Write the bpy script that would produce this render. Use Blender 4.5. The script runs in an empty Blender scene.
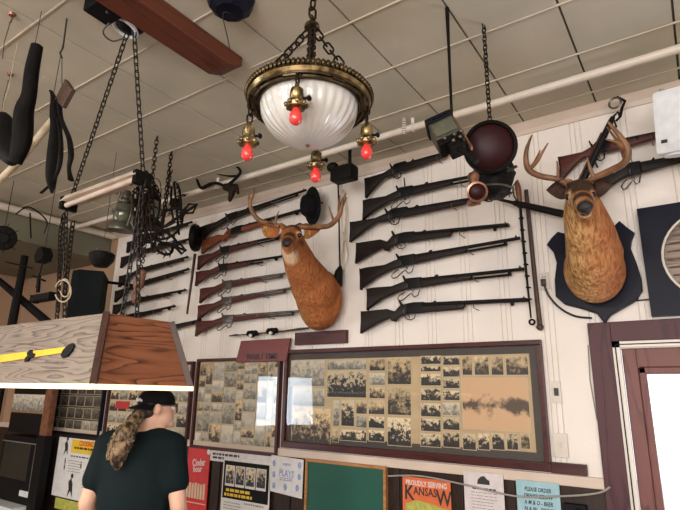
import bpy, bmesh, math, random
from mathutils import Vector, Matrix
random.seed(7)
PI = math.pi
sc = bpy.context.scene
COL = sc.collection
# ------------------------------------------------------------------ camera
EYE = Vector((0, 0, 1.65))
F_PX = 520.4
RM = ((0.82454199, 0.56556289, 0.0164047), (0.1324817, -0.2211723, 0.96619429), (-0.55007191, 0.79449445, 0.25729258))
cam_d = bpy.data.cameras.new('camera')
cam = bpy.data.objects.new('camera', cam_d)
COL.objects.link(cam)
cam_d.sensor_width = 36
cam_d.lens = F_PX * 36 / 680
cam_d.clip_start = 0.05
rx, ux, fx = (Vector(v) for v in RM)
cam.matrix_world = Matrix(((rx.x, ux.x, -fx.x, EYE.x), (rx.y, ux.y, -fx.y, EYE.y), (rx.z, ux.z, -fx.z, EYE.z), (0, 0, 0, 1)))
sc.camera = cam
# ------------------------------------------------------------------ world, lights, exposure
world = bpy.data.worlds.new('world')
sc.world = world
world.use_nodes = True
bg = world.node_tree.nodes['Background']
bg.inputs[0].default_value = (0.80, 0.88, 1.0, 1)
bg.inputs[1].default_value = 2.2
sc.view_settings.view_transform = 'Standard'
sc.view_settings.look = 'None'
sc.view_settings.exposure = 0.38
sc.view_settings.gamma = 1.0
sc.view_settings.use_curve_mapping = False


def area(name, loc, target, sx, sy, power, color):
    l = bpy.data.lights.new(name, 'AREA')
    l.shape = 'RECTANGLE'
    l.size, l.size_y, l.energy, l.color = sx, sy, power, color
    o = bpy.data.objects.new(name, l)
    COL.objects.link(o)
    o.location = loc
    o.rotation_euler = (Vector(target) - Vector(loc)).to_track_quat('-Z', 'Y').to_euler()
    return o


# daylight coming in through the shop windows of the left and front walls and the door's pane
area('daylight_left_window', (-6.84, -2.0, 1.5), (0, 1.2, 2.4), 1.25, 0.9, 42, (0.80, 0.90, 1.0))
area('daylight_front_window', (0.7, -3.88, 1.75), (-1.6, 3, 3.0), 4.4, 1.9, 205, (1.0, 0.94, 0.90))
for cx_ in (-4.6, -1.6):     # two fill lights added out of view, near the ceiling
    area('fill_ceiling_light', (cx_, -1.6, 3.18), (cx_, -1.0, 0), 0.25, 2.2, 150, (1.0, 0.95, 0.84))
area('daylight_door_pane', (0.32, 3.16, 1.1), (0.1, -1, 1.4), 0.55, 1.0, 18, (0.84, 0.86, 1.0))


# ------------------------------------------------------------------ placing helpers: sight lines into the room
def ray(px, py):
    a, b = (px - 340) / F_PX, -(py - 255) / F_PX
    return rx * a + ux * b + fx


def W(px, py, y=3.05):      # point on an upright plane parallel to the back wall
    r = ray(px, py)
    return EYE + r * (y / r.y)


def CL(px, py, z=3.294):    # point on a level plane
    r = ray(px, py)
    return EYE + r * ((z - EYE.z) / r.z)


def XX(px, py, x):          # point on a plane parallel to the side walls
    r = ray(px, py)
    return EYE + r * (x / r.x)


# ------------------------------------------------------------------ object helpers
ORG = {}


def tag(o, label, cat, group=None):
    o['label'] = label
    o['category'] = cat
    if group:
        o['group'] = group
    return o


def thing(name, label, cat, loc, group=None):
    o = bpy.data.objects.new(name, None)
    COL.objects.link(o)
    o.empty_display_size = 0.05
    o.location = loc
    ORG[o.name] = Vector(loc)
    return tag(o, label, cat, group)


def obj(name, bm, mats, parent=None, smooth=False, label=None):
    """links bm (world coordinates) as one mesh object"""
    me = bpy.data.meshes.new(name)
    bmesh.ops.recalc_face_normals(bm, faces=bm.faces)
    if parent is None:
        vs = [v.co for v in bm.verts]
        c = Vector((sum(v.x for v in vs) / len(vs), sum(v.y for v in vs) / len(vs), min(v.z for v in vs)))
    else:
        c = ORG[parent.name]
    bmesh.ops.translate(bm, verts=bm.verts, vec=-c)
    bm.to_mesh(me)
    bm.free()
    for m in (mats if isinstance(mats, (list, tuple)) else [mats]):
        me.materials.append(m)
    if smooth:
        for p in me.polygons:
            p.use_smooth = True
        try:
            me.set_sharp_from_angle(angle=math.radians(42))
        except Exception:
            pass
    o = bpy.data.objects.new(name, me)
    COL.objects.link(o)
    if parent is None:
        o.location = c
    else:
        o.parent = parent
    ORG[o.name] = c
    if label:
        o['label'] = label
    return o


def struct(name, bm, mats, smooth=False):
    o = obj(name, bm, mats, None, smooth)
    o['kind'] = 'structure'
    return o


def NB():
    return bmesh.new()


def setmat(faces, i):
    for f in faces:
        f.material_index = i


def box(bm, a, b, mi=0, M=None, bev=0.0):
    a, b = Vector(a), Vector(b)
    t = bmesh.new()
    bmesh.ops.create_cube(t, size=1)
    s = b - a
    for v in t.verts:
        v.co = Vector((v.co.x * s.x, v.co.y * s.y, v.co.z * s.z)) + (a + b) / 2
    if bev:
        bmesh.ops.bevel(t, geom=t.edges[:], offset=bev, segments=2, affect='EDGES', profile=0.6)
    merge(bm, t, M, mi)


def merge(bm, t, M=None, mi=0):
    vm = {}
    for v in t.verts:
        vm[v] = bm.verts.new(M @ v.co if M else v.co)
    for f in t.faces:
        try:
            nf = bm.faces.new([vm[v] for v in f.verts])
            nf.material_index = mi
        except ValueError:
            pass
    t.free()


def lathe(bm, prof, seg=24, M=None, mi=0, rfun=None):
    """prof: list of (radius, z)"""
    rings = []
    for r, z in prof:
        if r < 1e-5:
            rings.append([bm.verts.new((M @ Vector((0, 0, z))) if M else (0, 0, z))])
        else:
            ring = []
            for k in range(seg):
                a = 2 * PI * k / seg
                rr = r * (rfun(a, z) if rfun else 1)
                p = Vector((rr * math.cos(a), rr * math.sin(a), z))
                ring.append(bm.verts.new(M @ p if M else p))
            rings.append(ring)
    for A, B in zip(rings, rings[1:]):
        for k in range(seg):
            k2 = (k + 1) % seg
            if len(A) == 1 and len(B) == 1:
                continue
            if len(A) == 1:
                f = bm.faces.new((A[0], B[k], B[k2]))
            elif len(B) == 1:
                f = bm.faces.new((A[k], A[k2], B[0]))
            else:
                f = bm.faces.new((A[k], A[k2], B[k2], B[k]))
            f.material_index = mi
    for R in (rings[0], rings[-1]):
        if len(R) > 2:
            try:
                bm.faces.new(R).material_index = mi
            except ValueError:
                pass


def spline(pts, n=6):
    """Catmull-Rom through pts (tuples of x,y,z,r)"""
    P = [tuple(p) for p in pts]
    if len(P) < 3:
        return P
    P = [P[0]] + P + [P[-1]]
    out = []
    for i in range(1, len(P) - 2):
        for k in range(n):
            t = k / n
            out.append(tuple(0.5 * ((2 * b) + (-a + c) * t + (2 * a - 5 * b + 4 * c - d) * t * t + (-a + 3 * b - 3 * c + d) * t ** 3)
                             for a, b, c, d in zip(P[i - 1], P[i], P[i + 1], P[i + 2])))
    out.append(P[-2])
    return out


def tube(bm, pts, r=None, seg=8, mi=0, closed=False, flat=1.0):
    """pts: Vectors (with r) or 4-tuples with their own radius"""
    P = [Vector(p[:3]) for p in pts]
    R = [r if r is not None else max(p[3], 1e-4) for p in pts]
    n = len(P)
    rings = []
    up = None
    for i in range(n):
        if closed:
            t = P[(i + 1) % n] - P[i - 1]
        else:
            t = P[min(i + 1, n - 1)] - P[max(i - 1, 0)]
        t = t.normalized() if t.length > 1e-9 else Vector((0, 0, 1))
        if up is None:
            up = Vector((0, 0, 1)) if abs(t.z) < 0.9 else Vector((1, 0, 0))
        s = t.cross(up).normalized()
        u = s.cross(t).normalized()
        up = u
        rings.append([bm.verts.new(P[i] + (s * math.cos(2 * PI * k / seg) + u * math.sin(2 * PI * k / seg) * flat) * R[i]) for k in range(seg)])
    m = n if closed else n - 1
    for i in range(m):
        A, B = rings[i], rings[(i + 1) % n]
        for k in range(seg):
            f = bm.faces.new((A[k], A[(k + 1) % seg], B[(k + 1) % seg], B[k]))
            f.material_index = mi
    if not closed:
        for Q in (rings[0], rings[-1]):
            bm.faces.new(Q).material_index = mi


def prism(bm, poly, w, M=None, mi=0, bev=0.0, off=0.0):
    """poly in (u,v) extruded along local z from off-w/2 to off+w/2"""
    t = bmesh.new()
    vs = [t.verts.new((p[0], p[1], off - w / 2)) for p in poly]
    f = t.faces.new(vs)
    ex = bmesh.ops.extrude_face_region(t, geom=[f])
    for e in ex['geom']:
        if isinstance(e, bmesh.types.BMVert):
            e.co.z += w
    if bev:
        es = [e for e in t.edges if abs(e.verts[0].co.z - e.verts[1].co.z) < 1e-6]
        bmesh.ops.bevel(t, geom=es, offset=bev, segments=3, affect='EDGES', profile=0.5)
    merge(bm, t, M, mi)


def ball(bm, c, r, mi=0, M=None, sx=1, sy=1, sz=1, u=14, v=9):
    t = bmesh.new()
    bmesh.ops.create_uvsphere(t, u_segments=u, v_segments=v, radius=1)
    for q in t.verts:
        q.co = Vector((q.co.x * r * sx, q.co.y * r * sy, q.co.z * r * sz)) + Vector(c)
    merge(bm, t, M, mi)


def ring(bm, c, n, R, r, seg=24, s2=6, mi=0):
    n = Vector(n).normalized()
    a = n.orthogonal().normalized()
    b = n.cross(a)
    tube(bm, [Vector(c) + a * R * math.cos(2 * PI * k / seg) + b * R * math.sin(2 * PI * k / seg) for k in range(seg)], r, s2, mi, closed=True)


def arc_pts(c, a, b, R, t0, t1, n):
    return [Vector(c) + Vector(a) * R * math.cos(t0 + (t1 - t0) * k / n) + Vector(b) * R * math.sin(t0 + (t1 - t0) * k / n) for k in range(n + 1)]


def chain(bm, p0, p1, L=0.034, wd=0.011, r=0.0028, mi=0, sag=0.0):
    p0, p1 = Vector(p0), Vector(p1)
    n = max(2, int((p1 - p0).length / (L * 0.74)))
    pts = [p0.lerp(p1, k / n) - Vector((0, 0, sag * 4 * (k / n) * (1 - k / n))) for k in range(n + 1)]
    for i in range(n):
        a, b = pts[i], pts[i + 1]
        d = (b - a).normalized()
        s = d.orthogonal().normalized()
        s = Matrix.Rotation((i % 2) * PI / 2 + 0.5, 3, d) @ s
        c = (a + b) / 2
        h = L / 2 - wd / 2
        q = []
        for k in range(6):
            t = -PI / 2 + PI * k / 5
            q.append(c + d * (h + math.cos(t) * wd / 2 * 1.0) + s * (math.sin(t) * wd / 2 * 1.3))
        for k in range(6):
            t = PI / 2 + PI * k / 5
            q.append(c + d * (-h + math.cos(t) * wd / 2) + s * (math.sin(t) * wd / 2 * 1.3))
        tube(bm, q, r, 5, mi, closed=True)


def blob(caps, vox=0.012, smooth_n=4, ells=(), mis=None):
    """one continuous surface from tapered capsules (p0,r0,p1,r1) and ellipsoids (c,(rx,ry,rz),rot)"""
    bm = bmesh.new()
    for p0, r0, p1, r1 in caps:
        p0, p1 = Vector(p0), Vector(p1)
        n = max(2, int((p1 - p0).length / (0.3 * max(min(r0, r1), 0.004))) + 1)
        n = min(n, 26)
        for k in range(n + 1):
            t = k / n
            r = r0 + (r1 - r0) * t
            ball(bm, p0.lerp(p1, t), r, u=12, v=8)
    for e in ells:
        c, s = e[0], e[1]
        R = e[2] if len(e) > 2 else Matrix.Identity(3)
        ball(bm, (0, 0, 0), 1, M=Matrix.Translation(Vector(c)) @ R.to_4x4() @ Matrix.Diagonal((s[0], s[1], s[2], 1)), u=20, v=14)
    me = bpy.data.meshes.new('tmp')
    bm.to_mesh(me)
    bm.free()
    o = bpy.data.objects.new('tmp', me)
    COL.objects.link(o)
    m = o.modifiers.new('r', 'REMESH')
    m.mode = 'VOXEL'
    m.voxel_size = vox
    s = o.modifiers.new('s', 'SMOOTH')
    s.iterations = smooth_n
    s.factor = 0.5
    dg = bpy.context.evaluated_depsgraph_get()
    ev = o.evaluated_get(dg)
    me2 = bpy.data.meshes.new_from_object(ev)
    out = bmesh.new()
    out.from_mesh(me2)
    bpy.data.objects.remove(o)
    bpy.data.meshes.remove(me)
    bpy.data.meshes.remove(me2)
    return out


def text_bm(bm, s, M, size=0.05, mi=0, ext=0.0006, align='CENTER', sx=1.0, shear=0.0, bold=0.0):
    cu = bpy.data.curves.new('t', 'FONT')
    cu.body = s
    cu.size = size
    cu.extrude = ext
    cu.offset = bold
    cu.shear = shear
    cu.align_x = align
    cu.resolution_u = 2
    o = bpy.data.objects.new('t', cu)
    COL.objects.link(o)
    dg = bpy.context.evaluated_depsgraph_get()
    me = bpy.data.meshes.new_from_object(o.evaluated_get(dg))
    t = bmesh.new()
    t.from_mesh(me)
    for v in t.verts:
        v.co.x *= sx
    bpy.data.objects.remove(o)
    bpy.data.curves.remove(cu)
    bpy.data.meshes.remove(me)
    merge(bm, t, M, mi)


# ------------------------------------------------------------------ materials
def base(name):
    m = bpy.data.materials.new(name)
    m.use_nodes = True
    nt = m.node_tree
    return m, nt, nt.nodes['Principled BSDF']


def mat(name, col, rough=0.6, metal=0.0, var=0.25, scale=8.0, bump=0.0, bscale=60.0, col2=None, stretch=(1, 1, 1), spec=0.5, detail=4, lo=0.3, hi=0.7, coat=0.0):
    m, nt, b = base(name)
    N, L = nt.nodes, nt.links
    tc = N.new('ShaderNodeTexCoord')
    mp = N.new('ShaderNodeMapping')
    mp.inputs['Scale'].default_value = stretch
    L.new(tc.outputs['Object'], mp.inputs[0])
    nz = N.new('ShaderNodeTexNoise')
    nz.inputs['Scale'].default_value = scale
    nz.inputs['Detail'].default_value = detail
    L.new(mp.outputs[0], nz.inputs['Vector'])
    cr = N.new('ShaderNodeValToRGB')
    c2 = col2 or tuple(c * (1 - var) for c in col)
    cr.color_ramp.elements[0].position = lo
    cr.color_ramp.elements[1].position = hi
    cr.color_ramp.elements[0].color = (*c2, 1)
    cr.color_ramp.elements[1].color = (*col, 1)
    L.new(nz.outputs['Fac'], cr.inputs[0])
    L.new(cr.outputs[0], b.inputs['Base Color'])
    b.inputs['Roughness'].default_value = rough
    b.inputs['Metallic'].default_value = metal
    b.inputs['Specular IOR Level'].default_value = spec
    if coat:
        b.inputs['Coat Weight'].default_value = coat
    if bump:
        n2 = N.new('ShaderNodeTexNoise')
        n2.inputs['Scale'].default_value = bscale
        n2.inputs['Detail'].default_value = 3
        L.new(mp.outputs[0], n2.inputs['Vector'])
        bp = N.new('ShaderNodeBump')
        bp.inputs['Strength'].default_value = bump
        bp.inputs['Distance'].default_value = 0.01
        L.new(n2.outputs['Fac'], bp.inputs['Height'])
        L.new(bp.outputs[0], b.inputs['Normal'])
    return m


def wood(name, c1, c2, axis='X', scale=6.0, rough=0.4, st=0.16, c3=None, rings=9.0, bump=0.2):
    """long flowing grain running along the given axis"""
    m, nt, b = base(name)
    N, L = nt.nodes, nt.links
    tc = N.new('ShaderNodeTexCoord')
    mp = N.new('ShaderNodeMapping')
    s = {'X': (st, 1, 1), 'Y': (1, st, 1), 'Z': (1, 1, st)}[axis]
    mp.inputs['Scale'].default_value = s
    L.new(tc.outputs['Object'], mp.inputs[0])
    nz = N.new('ShaderNodeTexNoise')
    nz.inputs['Scale'].default_value = scale
    nz.inputs['Detail'].default_value = 3
    nz.inputs['Roughness'].default_value = 0.45
    L.new(mp.outputs[0], nz.inputs['Vector'])
    mul = N.new('ShaderNodeMath')
    mul.operation = 'MULTIPLY'
    mul.inputs[1].default_value = rings
    L.new(nz.outputs['Fac'], mul.inputs[0])
    fr = N.new('ShaderNodeMath')
    fr.operation = 'FRACT'
    L.new(mul.outputs[0], fr.inputs[0])
    n2 = N.new('ShaderNodeTexNoise')
    n2.inputs['Scale'].default_value = scale * 14
    n2.inputs['Detail'].default_value = 2
    L.new(mp.outputs[0], n2.inputs['Vector'])
    ad = N.new('ShaderNodeMath')
    ad.operation = 'MULTIPLY_ADD'
    ad.inputs[1].default_value = 0.5
    L.new(n2.outputs['Fac'], ad.inputs[0])
    L.new(fr.outputs[0], ad.inputs[2])
    cr = N.new('ShaderNodeValToRGB')
    e = cr.color_ramp.elements
    e[0].position, e[0].color = 0.2, (*c2, 1)
    e[1].position, e[1].color = 0.55, (*c1, 1)
    x = e.new(1.2 if False else 1.0)
    x.color = (*(c3 or c1), 1)
    L.new(ad.outputs[0], cr.inputs[0])
    L.new(cr.outputs[0], b.inputs['Base Color'])
    b.inputs['Roughness'].default_value = rough
    b.inputs['Specular IOR Level'].default_value = 0.3
    bp = N.new('ShaderNodeBump')
    bp.inputs['Strength'].default_value = bump
    bp.inputs['Distance'].default_value = 0.004
    L.new(ad.outputs[0], bp.inputs['Height'])
    L.new(bp.outputs[0], b.inputs['Normal'])
    return m


def glass(name, tint=(1, 1, 1), refl=0.12, rough=0.02):
    m, nt, b = base(name)
    N, L = nt.nodes, nt.links
    N.remove(b)
    out = N['Material Output']
    tr = N.new('ShaderNodeBsdfTransparent')
    tr.inputs[0].default_value = (*tint, 1)
    gl = N.new('ShaderNodeBsdfGlossy')
    gl.inputs['Roughness'].default_value = rough
    fr = N.new('ShaderNodeFresnel')
    fr.inputs[0].default_value = 1.5
    ad = N.new('ShaderNodeMath')
    ad.operation = 'ADD'
    ad.inputs[1].default_value = refl - 0.05
    L.new(fr.outputs[0], ad.inputs[0])
    ge = N.new('ShaderNodeNewGeometry')
    iv = N.new('ShaderNodeMath')
    iv.operation = 'SUBTRACT'
    iv.inputs[0].default_value = 1.0
    L.new(ge.outputs['Backfacing'], iv.inputs[1])
    ml = N.new('ShaderNodeMath')
    ml.operation = 'MULTIPLY'
    L.new(ad.outputs[0], ml.inputs[0])
    L.new(iv.outputs[0], ml.inputs[1])
    mx = N.new('ShaderNodeMixShader')
    L.new(ml.outputs[0], mx.inputs[0])
    L.new(tr.outputs[0], mx.inputs[1])
    L.new(gl.outputs[0], mx.inputs[2])
    L.new(mx.outputs[0], out.inputs[0])
    return m


def old_photo(name, light, dark, scale, thr=0.5, cont=0.12, band=False):
    """a faded print: blotchy dark masses low down, paler sky above, fine detail"""
    m, nt, b = base(name)
    N, L = nt.nodes, nt.links
    tc = N.new('ShaderNodeTexCoord')
    oi = N.new('ShaderNodeObjectInfo')
    cmb = N.new('ShaderNodeVectorMath')
    cmb.operation = 'MULTIPLY_ADD'
    cmb.inputs[1].default_value = (13, 17, 11)
    L.new(oi.outputs['Random'], cmb.inputs[0])
    L.new(tc.outputs['Object'], cmb.inputs[2])
    nz = N.new('ShaderNodeTexNoise')
    nz.inputs['Scale'].default_value = scale
    nz.inputs['Detail'].default_value = 7
    nz.inputs['Roughness'].default_value = 0.68
    L.new(cmb.outputs[0], nz.inputs['Vector'])
    sp = N.new('ShaderNodeSeparateXYZ')
    L.new(tc.outputs['Generated'], sp.inputs[0])
    g = N.new('ShaderNodeMath')
    g.operation = 'MULTIPLY_ADD'
    g.inputs[1].default_value = 0.28
    if band:                      # a town spread along the middle of the print
        d1 = N.new('ShaderNodeMath')
        d1.operation = 'SUBTRACT'
        d1.inputs[1].default_value = 0.46
        L.new(sp.outputs['Z'], d1.inputs[0])
        d2 = N.new('ShaderNodeMath')
        d2.operation = 'ABSOLUTE'
        L.new(d1.outputs[0], d2.inputs[0])
        g.inputs[1].default_value = 1.3
        L.new(d2.outputs[0], g.inputs[0])
    else:
        L.new(sp.outputs['Z'], g.inputs[0])
    L.new(nz.outputs['Fac'], g.inputs[2])
    cr = N.new('ShaderNodeValToRGB')
    e = cr.color_ramp.elements
    e[0].position, e[0].color = thr - cont + 0.12, (*dark, 1)
    e[1].position, e[1].color = thr + cont + 0.12, (*light, 1)
    L.new(g.outputs[0], cr.inputs[0])
    hs = N.new('ShaderNodeHueSaturation')
    mr = N.new('ShaderNodeMapRange')
    mr.inputs[3].default_value = 0.75
    mr.inputs[4].default_value = 1.2
    L.new(oi.outputs['Random'], mr.inputs[0])
    L.new(mr.outputs[0], hs.inputs['Value'])
    L.new(cr.outputs[0], hs.inputs['Color'])
    L.new(hs.outputs[0], b.inputs['Base Color'])
    b.inputs['Roughness'].default_value = 0.5
    return m


def plain(name, col, rough=0.6, metal=0.0, **k):
    return mat(name, col, rough, metal, var=0.15, scale=20, **k)


M = {}
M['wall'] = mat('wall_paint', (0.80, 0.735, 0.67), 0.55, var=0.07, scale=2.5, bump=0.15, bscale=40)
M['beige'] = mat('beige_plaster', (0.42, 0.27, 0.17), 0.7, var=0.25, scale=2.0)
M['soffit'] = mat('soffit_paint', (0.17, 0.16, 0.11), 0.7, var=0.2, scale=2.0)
M['ceil'] = mat('ceiling_tile', (0.63, 0.575, 0.445), 0.6, col2=(0.47, 0.45, 0.35), scale=2.2, bump=0.25, bscale=7, detail=5, lo=0.25, hi=0.75)
M['gap'] = plain('ceiling_joint', (0.10, 0.085, 0.06), 0.9)
M['strip'] = plain('ceiling_strip', (0.62, 0.55, 0.43), 0.4)
M['floor'] = wood('floor_boards', (0.16, 0.09, 0.05), (0.08, 0.045, 0.025), 'X')
M['white'] = mat('white_paint', (0.74, 0.68, 0.60), 0.35, var=0.12, scale=6)
M['rail'] = mat('pale_rail_paint', (0.66, 0.54, 0.44), 0.5, var=0.12, scale=5)
M['pipe'] = mat('pipe_paint', (0.70, 0.62, 0.52), 0.35, var=0.15, scale=5)
M['wainscot'] = wood('dark_wainscot', (0.026, 0.013, 0.008), (0.010, 0.006, 0.004), 'Z', rough=0.45)
M['blackish'] = plain('black_paint', (0.006, 0.006, 0.007), 0.55, spec=0.15)
M['maroon'] = wood('maroon_trim', (0.080, 0.028, 0.034), (0.042, 0.014, 0.019), 'Z', rough=0.5, scale=5)
M['maroonx'] = wood('maroon_frame', (0.062, 0.014, 0.013), (0.028, 0.007, 0.007), 'X', rough=0.35, scale=5)
M['doorwood'] = wood('door_wood', (0.17, 0.065, 0.055), (0.10, 0.038, 0.035), 'Z', rough=0.45, scale=5)
M['beamwood'] = wood('redwood_beam', (0.12, 0.034, 0.017), (0.065, 0.018, 0.010), 'Y', rough=0.5, scale=5)
M['iron'] = mat('black_iron', (0.007, 0.006, 0.005), 0.55, 0.2, spec=0.15, var=0.4, scale=30, bump=0.2)
M['rust'] = mat('rusty_iron', (0.030, 0.018, 0.012), 0.6, 0.4, spec=0.15, var=0.55, scale=40, bump=0.3)
M['chain'] = mat('chain_steel', (0.018, 0.014, 0.011), 0.45, 0.5, var=0.4, scale=60)
M['gun'] = mat('blued_steel', (0.006, 0.006, 0.006), 0.5, 0.2, var=0.4, scale=30, spec=0.25)
M['gunmetal'] = mat('worn_steel', (0.17, 0.15, 0.13), 0.35, 0.8, var=0.5, scale=30)
M['stockdark'] = wood('dark_walnut', (0.011, 0.006, 0.005), (0.005, 0.003, 0.003), 'X', rough=0.5, scale=8)
M['stockred'] = wood('red_walnut', (0.075, 0.018, 0.013), (0.028, 0.008, 0.006), 'X', rough=0.5, scale=8)
M['stockorange'] = wood('orange_walnut', (0.20, 0.055, 0.024), (0.08, 0.024, 0.012), 'X', rough=0.5, scale=8)
M['brass'] = mat('aged_brass', (0.42, 0.30, 0.13), 0.32, 0.85, col2=(0.07, 0.055, 0.03), scale=35, lo=0.35, hi=0.65)
M['darkbrass'] = mat('dark_bronze', (0.13, 0.09, 0.045), 0.35, 0.85, var=0.75, scale=35)
M['bowlglass'] = mat('frosted_ribbed_glass', (0.70, 0.68, 0.63), 0.22, var=0.22, scale=7, coat=0.5)
M['redbulb'] = mat('red_bulb_glass', (0.80, 0.050, 0.045), 0.25, var=0.1, scale=10, coat=0.6)
M['redlens'] = mat('dark_red_lens', (0.030, 0.006, 0.007), 0.45, var=0.5, scale=9, spec=0.2)
M['lanterngrey'] = mat('olive_grey_enamel', (0.085, 0.08, 0.055), 0.35, 0.3, col2=(0.05, 0.05, 0.04), scale=14)
M['lanternglass'] = mat('grey_lantern_glass', (0.13, 0.115, 0.075), 0.15, col2=(0.06, 0.075, 0.05), scale=16, coat=0.5)
M['copper'] = mat('worn_copper', (0.40, 0.20, 0.13), 0.3, 0.8, var=0.6, scale=25)
M['leather'] = mat('black_leather', (0.007, 0.006, 0.006), 0.6, spec=0.15, var=0.4, scale=25, bump=0.4)
M['brownleather'] = mat('brown_leather', (0.07, 0.035, 0.022), 0.55, var=0.4, scale=25, bump=0.4)
M['bark'] = mat('charred_wood', (0.006, 0.005, 0.005), 0.75, spec=0.15, var=0.5, scale=18, bump=0.8, bscale=30, stretch=(1, 1, 0.3))
M['carved'] = mat('carved_wood', (0.26, 0.10, 0.045), 0.5, var=0.6, scale=18, bump=0.5)
M['palewood'] = mat('peeled_pole', (0.62, 0.52, 0.38), 0.6, col2=(0.40, 0.30, 0.18), scale=15, bump=0.3)
M['antler'] = mat('antler_bone', (0.30, 0.14, 0.060), 0.45, col2=(0.10, 0.045, 0.022), scale=16, bump=0.4, bscale=60)
M['hoof'] = plain('black_nose', (0.012, 0.010, 0.010), 0.6)
M['eye'] = plain('glass_eye', (0.02, 0.012, 0.008), 0.08)
M['navy'] = mat('navy_wood', (0.005, 0.006, 0.016), 0.4, spec=0.15, var=0.3, scale=14)
M['skin'] = mat('skin', (0.74, 0.44, 0.31), 0.5, var=0.1, scale=15)
M['tshirt'] = mat('black_cotton', (0.006, 0.013, 0.015), 0.85, spec=0.15, var=0.25, scale=6, bump=0.3, bscale=12)
M['cap'] = mat('black_cap', (0.005, 0.005, 0.006), 0.8, spec=0.15, var=0.3, scale=30)
M['denim'] = mat('dark_denim', (0.03, 0.04, 0.08), 0.8, var=0.3, scale=60)
M['hair'] = mat('curly_hair', (0.38, 0.25, 0.14), 0.55, col2=(0.02, 0.012, 0.008), scale=30, bump=0.8, bscale=50, stretch=(1, 1, 0.5), lo=0.42, hi=0.66)
M['darkhair'] = mat('dark_hair', (0.035, 0.02, 0.014), 0.5, var=0.4, scale=40, bump=0.6)
M['paper'] = plain('white_paper', (0.72, 0.70, 0.68), 0.6)
M['pinkpaper'] = plain('pinkish_paper', (0.70, 0.64, 0.64), 0.6)
M['bluepaper'] = plain('pale_blue_paper', (0.34, 0.55, 0.62), 0.6)
M['ink'] = plain('black_ink', (0.02, 0.02, 0.02), 0.5)
M['greyink'] = plain('grey_ink', (0.25, 0.24, 0.24), 0.5)
M['blueink'] = mat('blue_ink', (0.12, 0.20, 0.42), 0.5, col2=(0.4, 0.48, 0.62), scale=60)
M['yellow'] = plain('yellow_ink', (0.80, 0.52, 0.03), 0.5)
M['redp'] = mat('red_poster', (0.62, 0.03, 0.03), 0.45, var=0.25, scale=14)
M['redink'] = plain('red_ink', (0.55, 0.03, 0.03), 0.5)
M['orange'] = mat('orange_poster', (0.72, 0.16, 0.05), 0.45, var=0.25, scale=14)
M['lime'] = mat('lime_ink', (0.55, 0.50, 0.08), 0.5, col2=(0.25, 0.30, 0.08), scale=40)
M['green'] = mat('green_board', (0.006, 0.085, 0.055), 0.5, var=0.15, scale=3)
M['tan'] = wood('tan_frame', (0.42, 0.20, 0.07), (0.28, 0.12, 0.04), 'X', rough=0.45)
M['matboard'] = plain('dark_mat_board', (0.060, 0.052, 0.052), 0.6)
M['backpaper'] = mat('aged_backing', (0.58, 0.43, 0.26), 0.6, col2=(0.42, 0.32, 0.20), scale=5)
M['printedge'] = plain('cream_print_border', (0.60, 0.50, 0.34), 0.5)
M['photo1'] = old_photo('faded_print', (0.66, 0.50, 0.30), (0.035, 0.030, 0.028), 26, thr=0.55, cont=.09)
M['photo2'] = old_photo('contrasty_print', (0.68, 0.56, 0.38), (0.018, 0.018, 0.022), 40, thr=0.57, cont=0.05)
M['photo3'] = old_photo('pale_print', (0.58, 0.53, 0.43), (0.15, 0.145, 0.13), 30, thr=0.53)
M['photo5'] = old_photo('hazed_print', (0.66, 0.60, 0.50), (0.30, 0.30, 0.29), 16, thr=0.50)  # darks lifted: haze of room reflections painted into the middle board's prints
M['photo4'] = old_photo('dim_print', (0.15, 0.13, 0.10), (0.03, 0.028, 0.026), 26, thr=0.55)
M['panorama'] = old_photo('sepia_panorama', (0.62, 0.40, 0.24), (0.085, 0.058, 0.045), 11, thr=0.50, cont=0.07, band=True)
M['pane'] = glass('picture_glass', (0.97, 0.97, 0.96), 0.05)
M['windowglass'] = glass('window_glass', (0.95, 0.97, 1.0), 0.05)
M['plastic'] = plain('ivory_plastic', (0.66, 0.60, 0.52), 0.4)
M['whiteplastic'] = plain('white_plastic', (0.78, 0.80, 0.82), 0.35)
M['screen'] = plain('dark_screen', (0.012, 0.018, 0.016), 0.12)
M['cable'] = plain('black_cable', (0.02, 0.02, 0.02), 0.5)
M['greycable'] = plain('grey_cable', (0.35, 0.33, 0.30), 0.4)
M['oaklit'] = wood('lit_pale_oak_grain', (0.215, 0.175, 0.145), (0.085, 0.065, 0.055), 'X', scale=9, rough=0.35, rings=22, st=0.09, c3=(0.27, 0.22, 0.18))  # light on the billiard lamp's near face is painted in as paler wood
M['oakorange'] = wood('orange_oak_grain', (0.23, 0.08, 0.035), (0.065, 0.020, 0.010), 'Y', scale=7, rough=0.5, rings=15, st=0.13, c3=(0.27, 0.10, 0.045))
M['lamptrim'] = wood('dark_corner_trim', (0.055, 0.022, 0.014), (0.03, 0.013, 0.009), 'Z', rough=0.4)
M['twine'] = plain('pale_twine', (0.45, 0.36, 0.24), 0.8)
M['crimson'] = plain('crimson_sign', (0.16, 0.018, 0.012), 0.4)
M['speakercloth'] = mat('speaker_cloth', (0.006, 0.009, 0.010), 0.8, spec=0.15, var=0.3, scale=80)


def emis(name, col, s):
    m, nt, b = base(name)
    b.inputs['Base Color'].default_value = (*col, 1)
    b.inputs['Emission Color'].default_value = (*col, 1)
    b.inputs['Emission Strength'].default_value = s
    return m


M['litdiffuser'] = emis('lit_diffuser', (1.0, 0.88, 0.55), 0.7)


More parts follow.
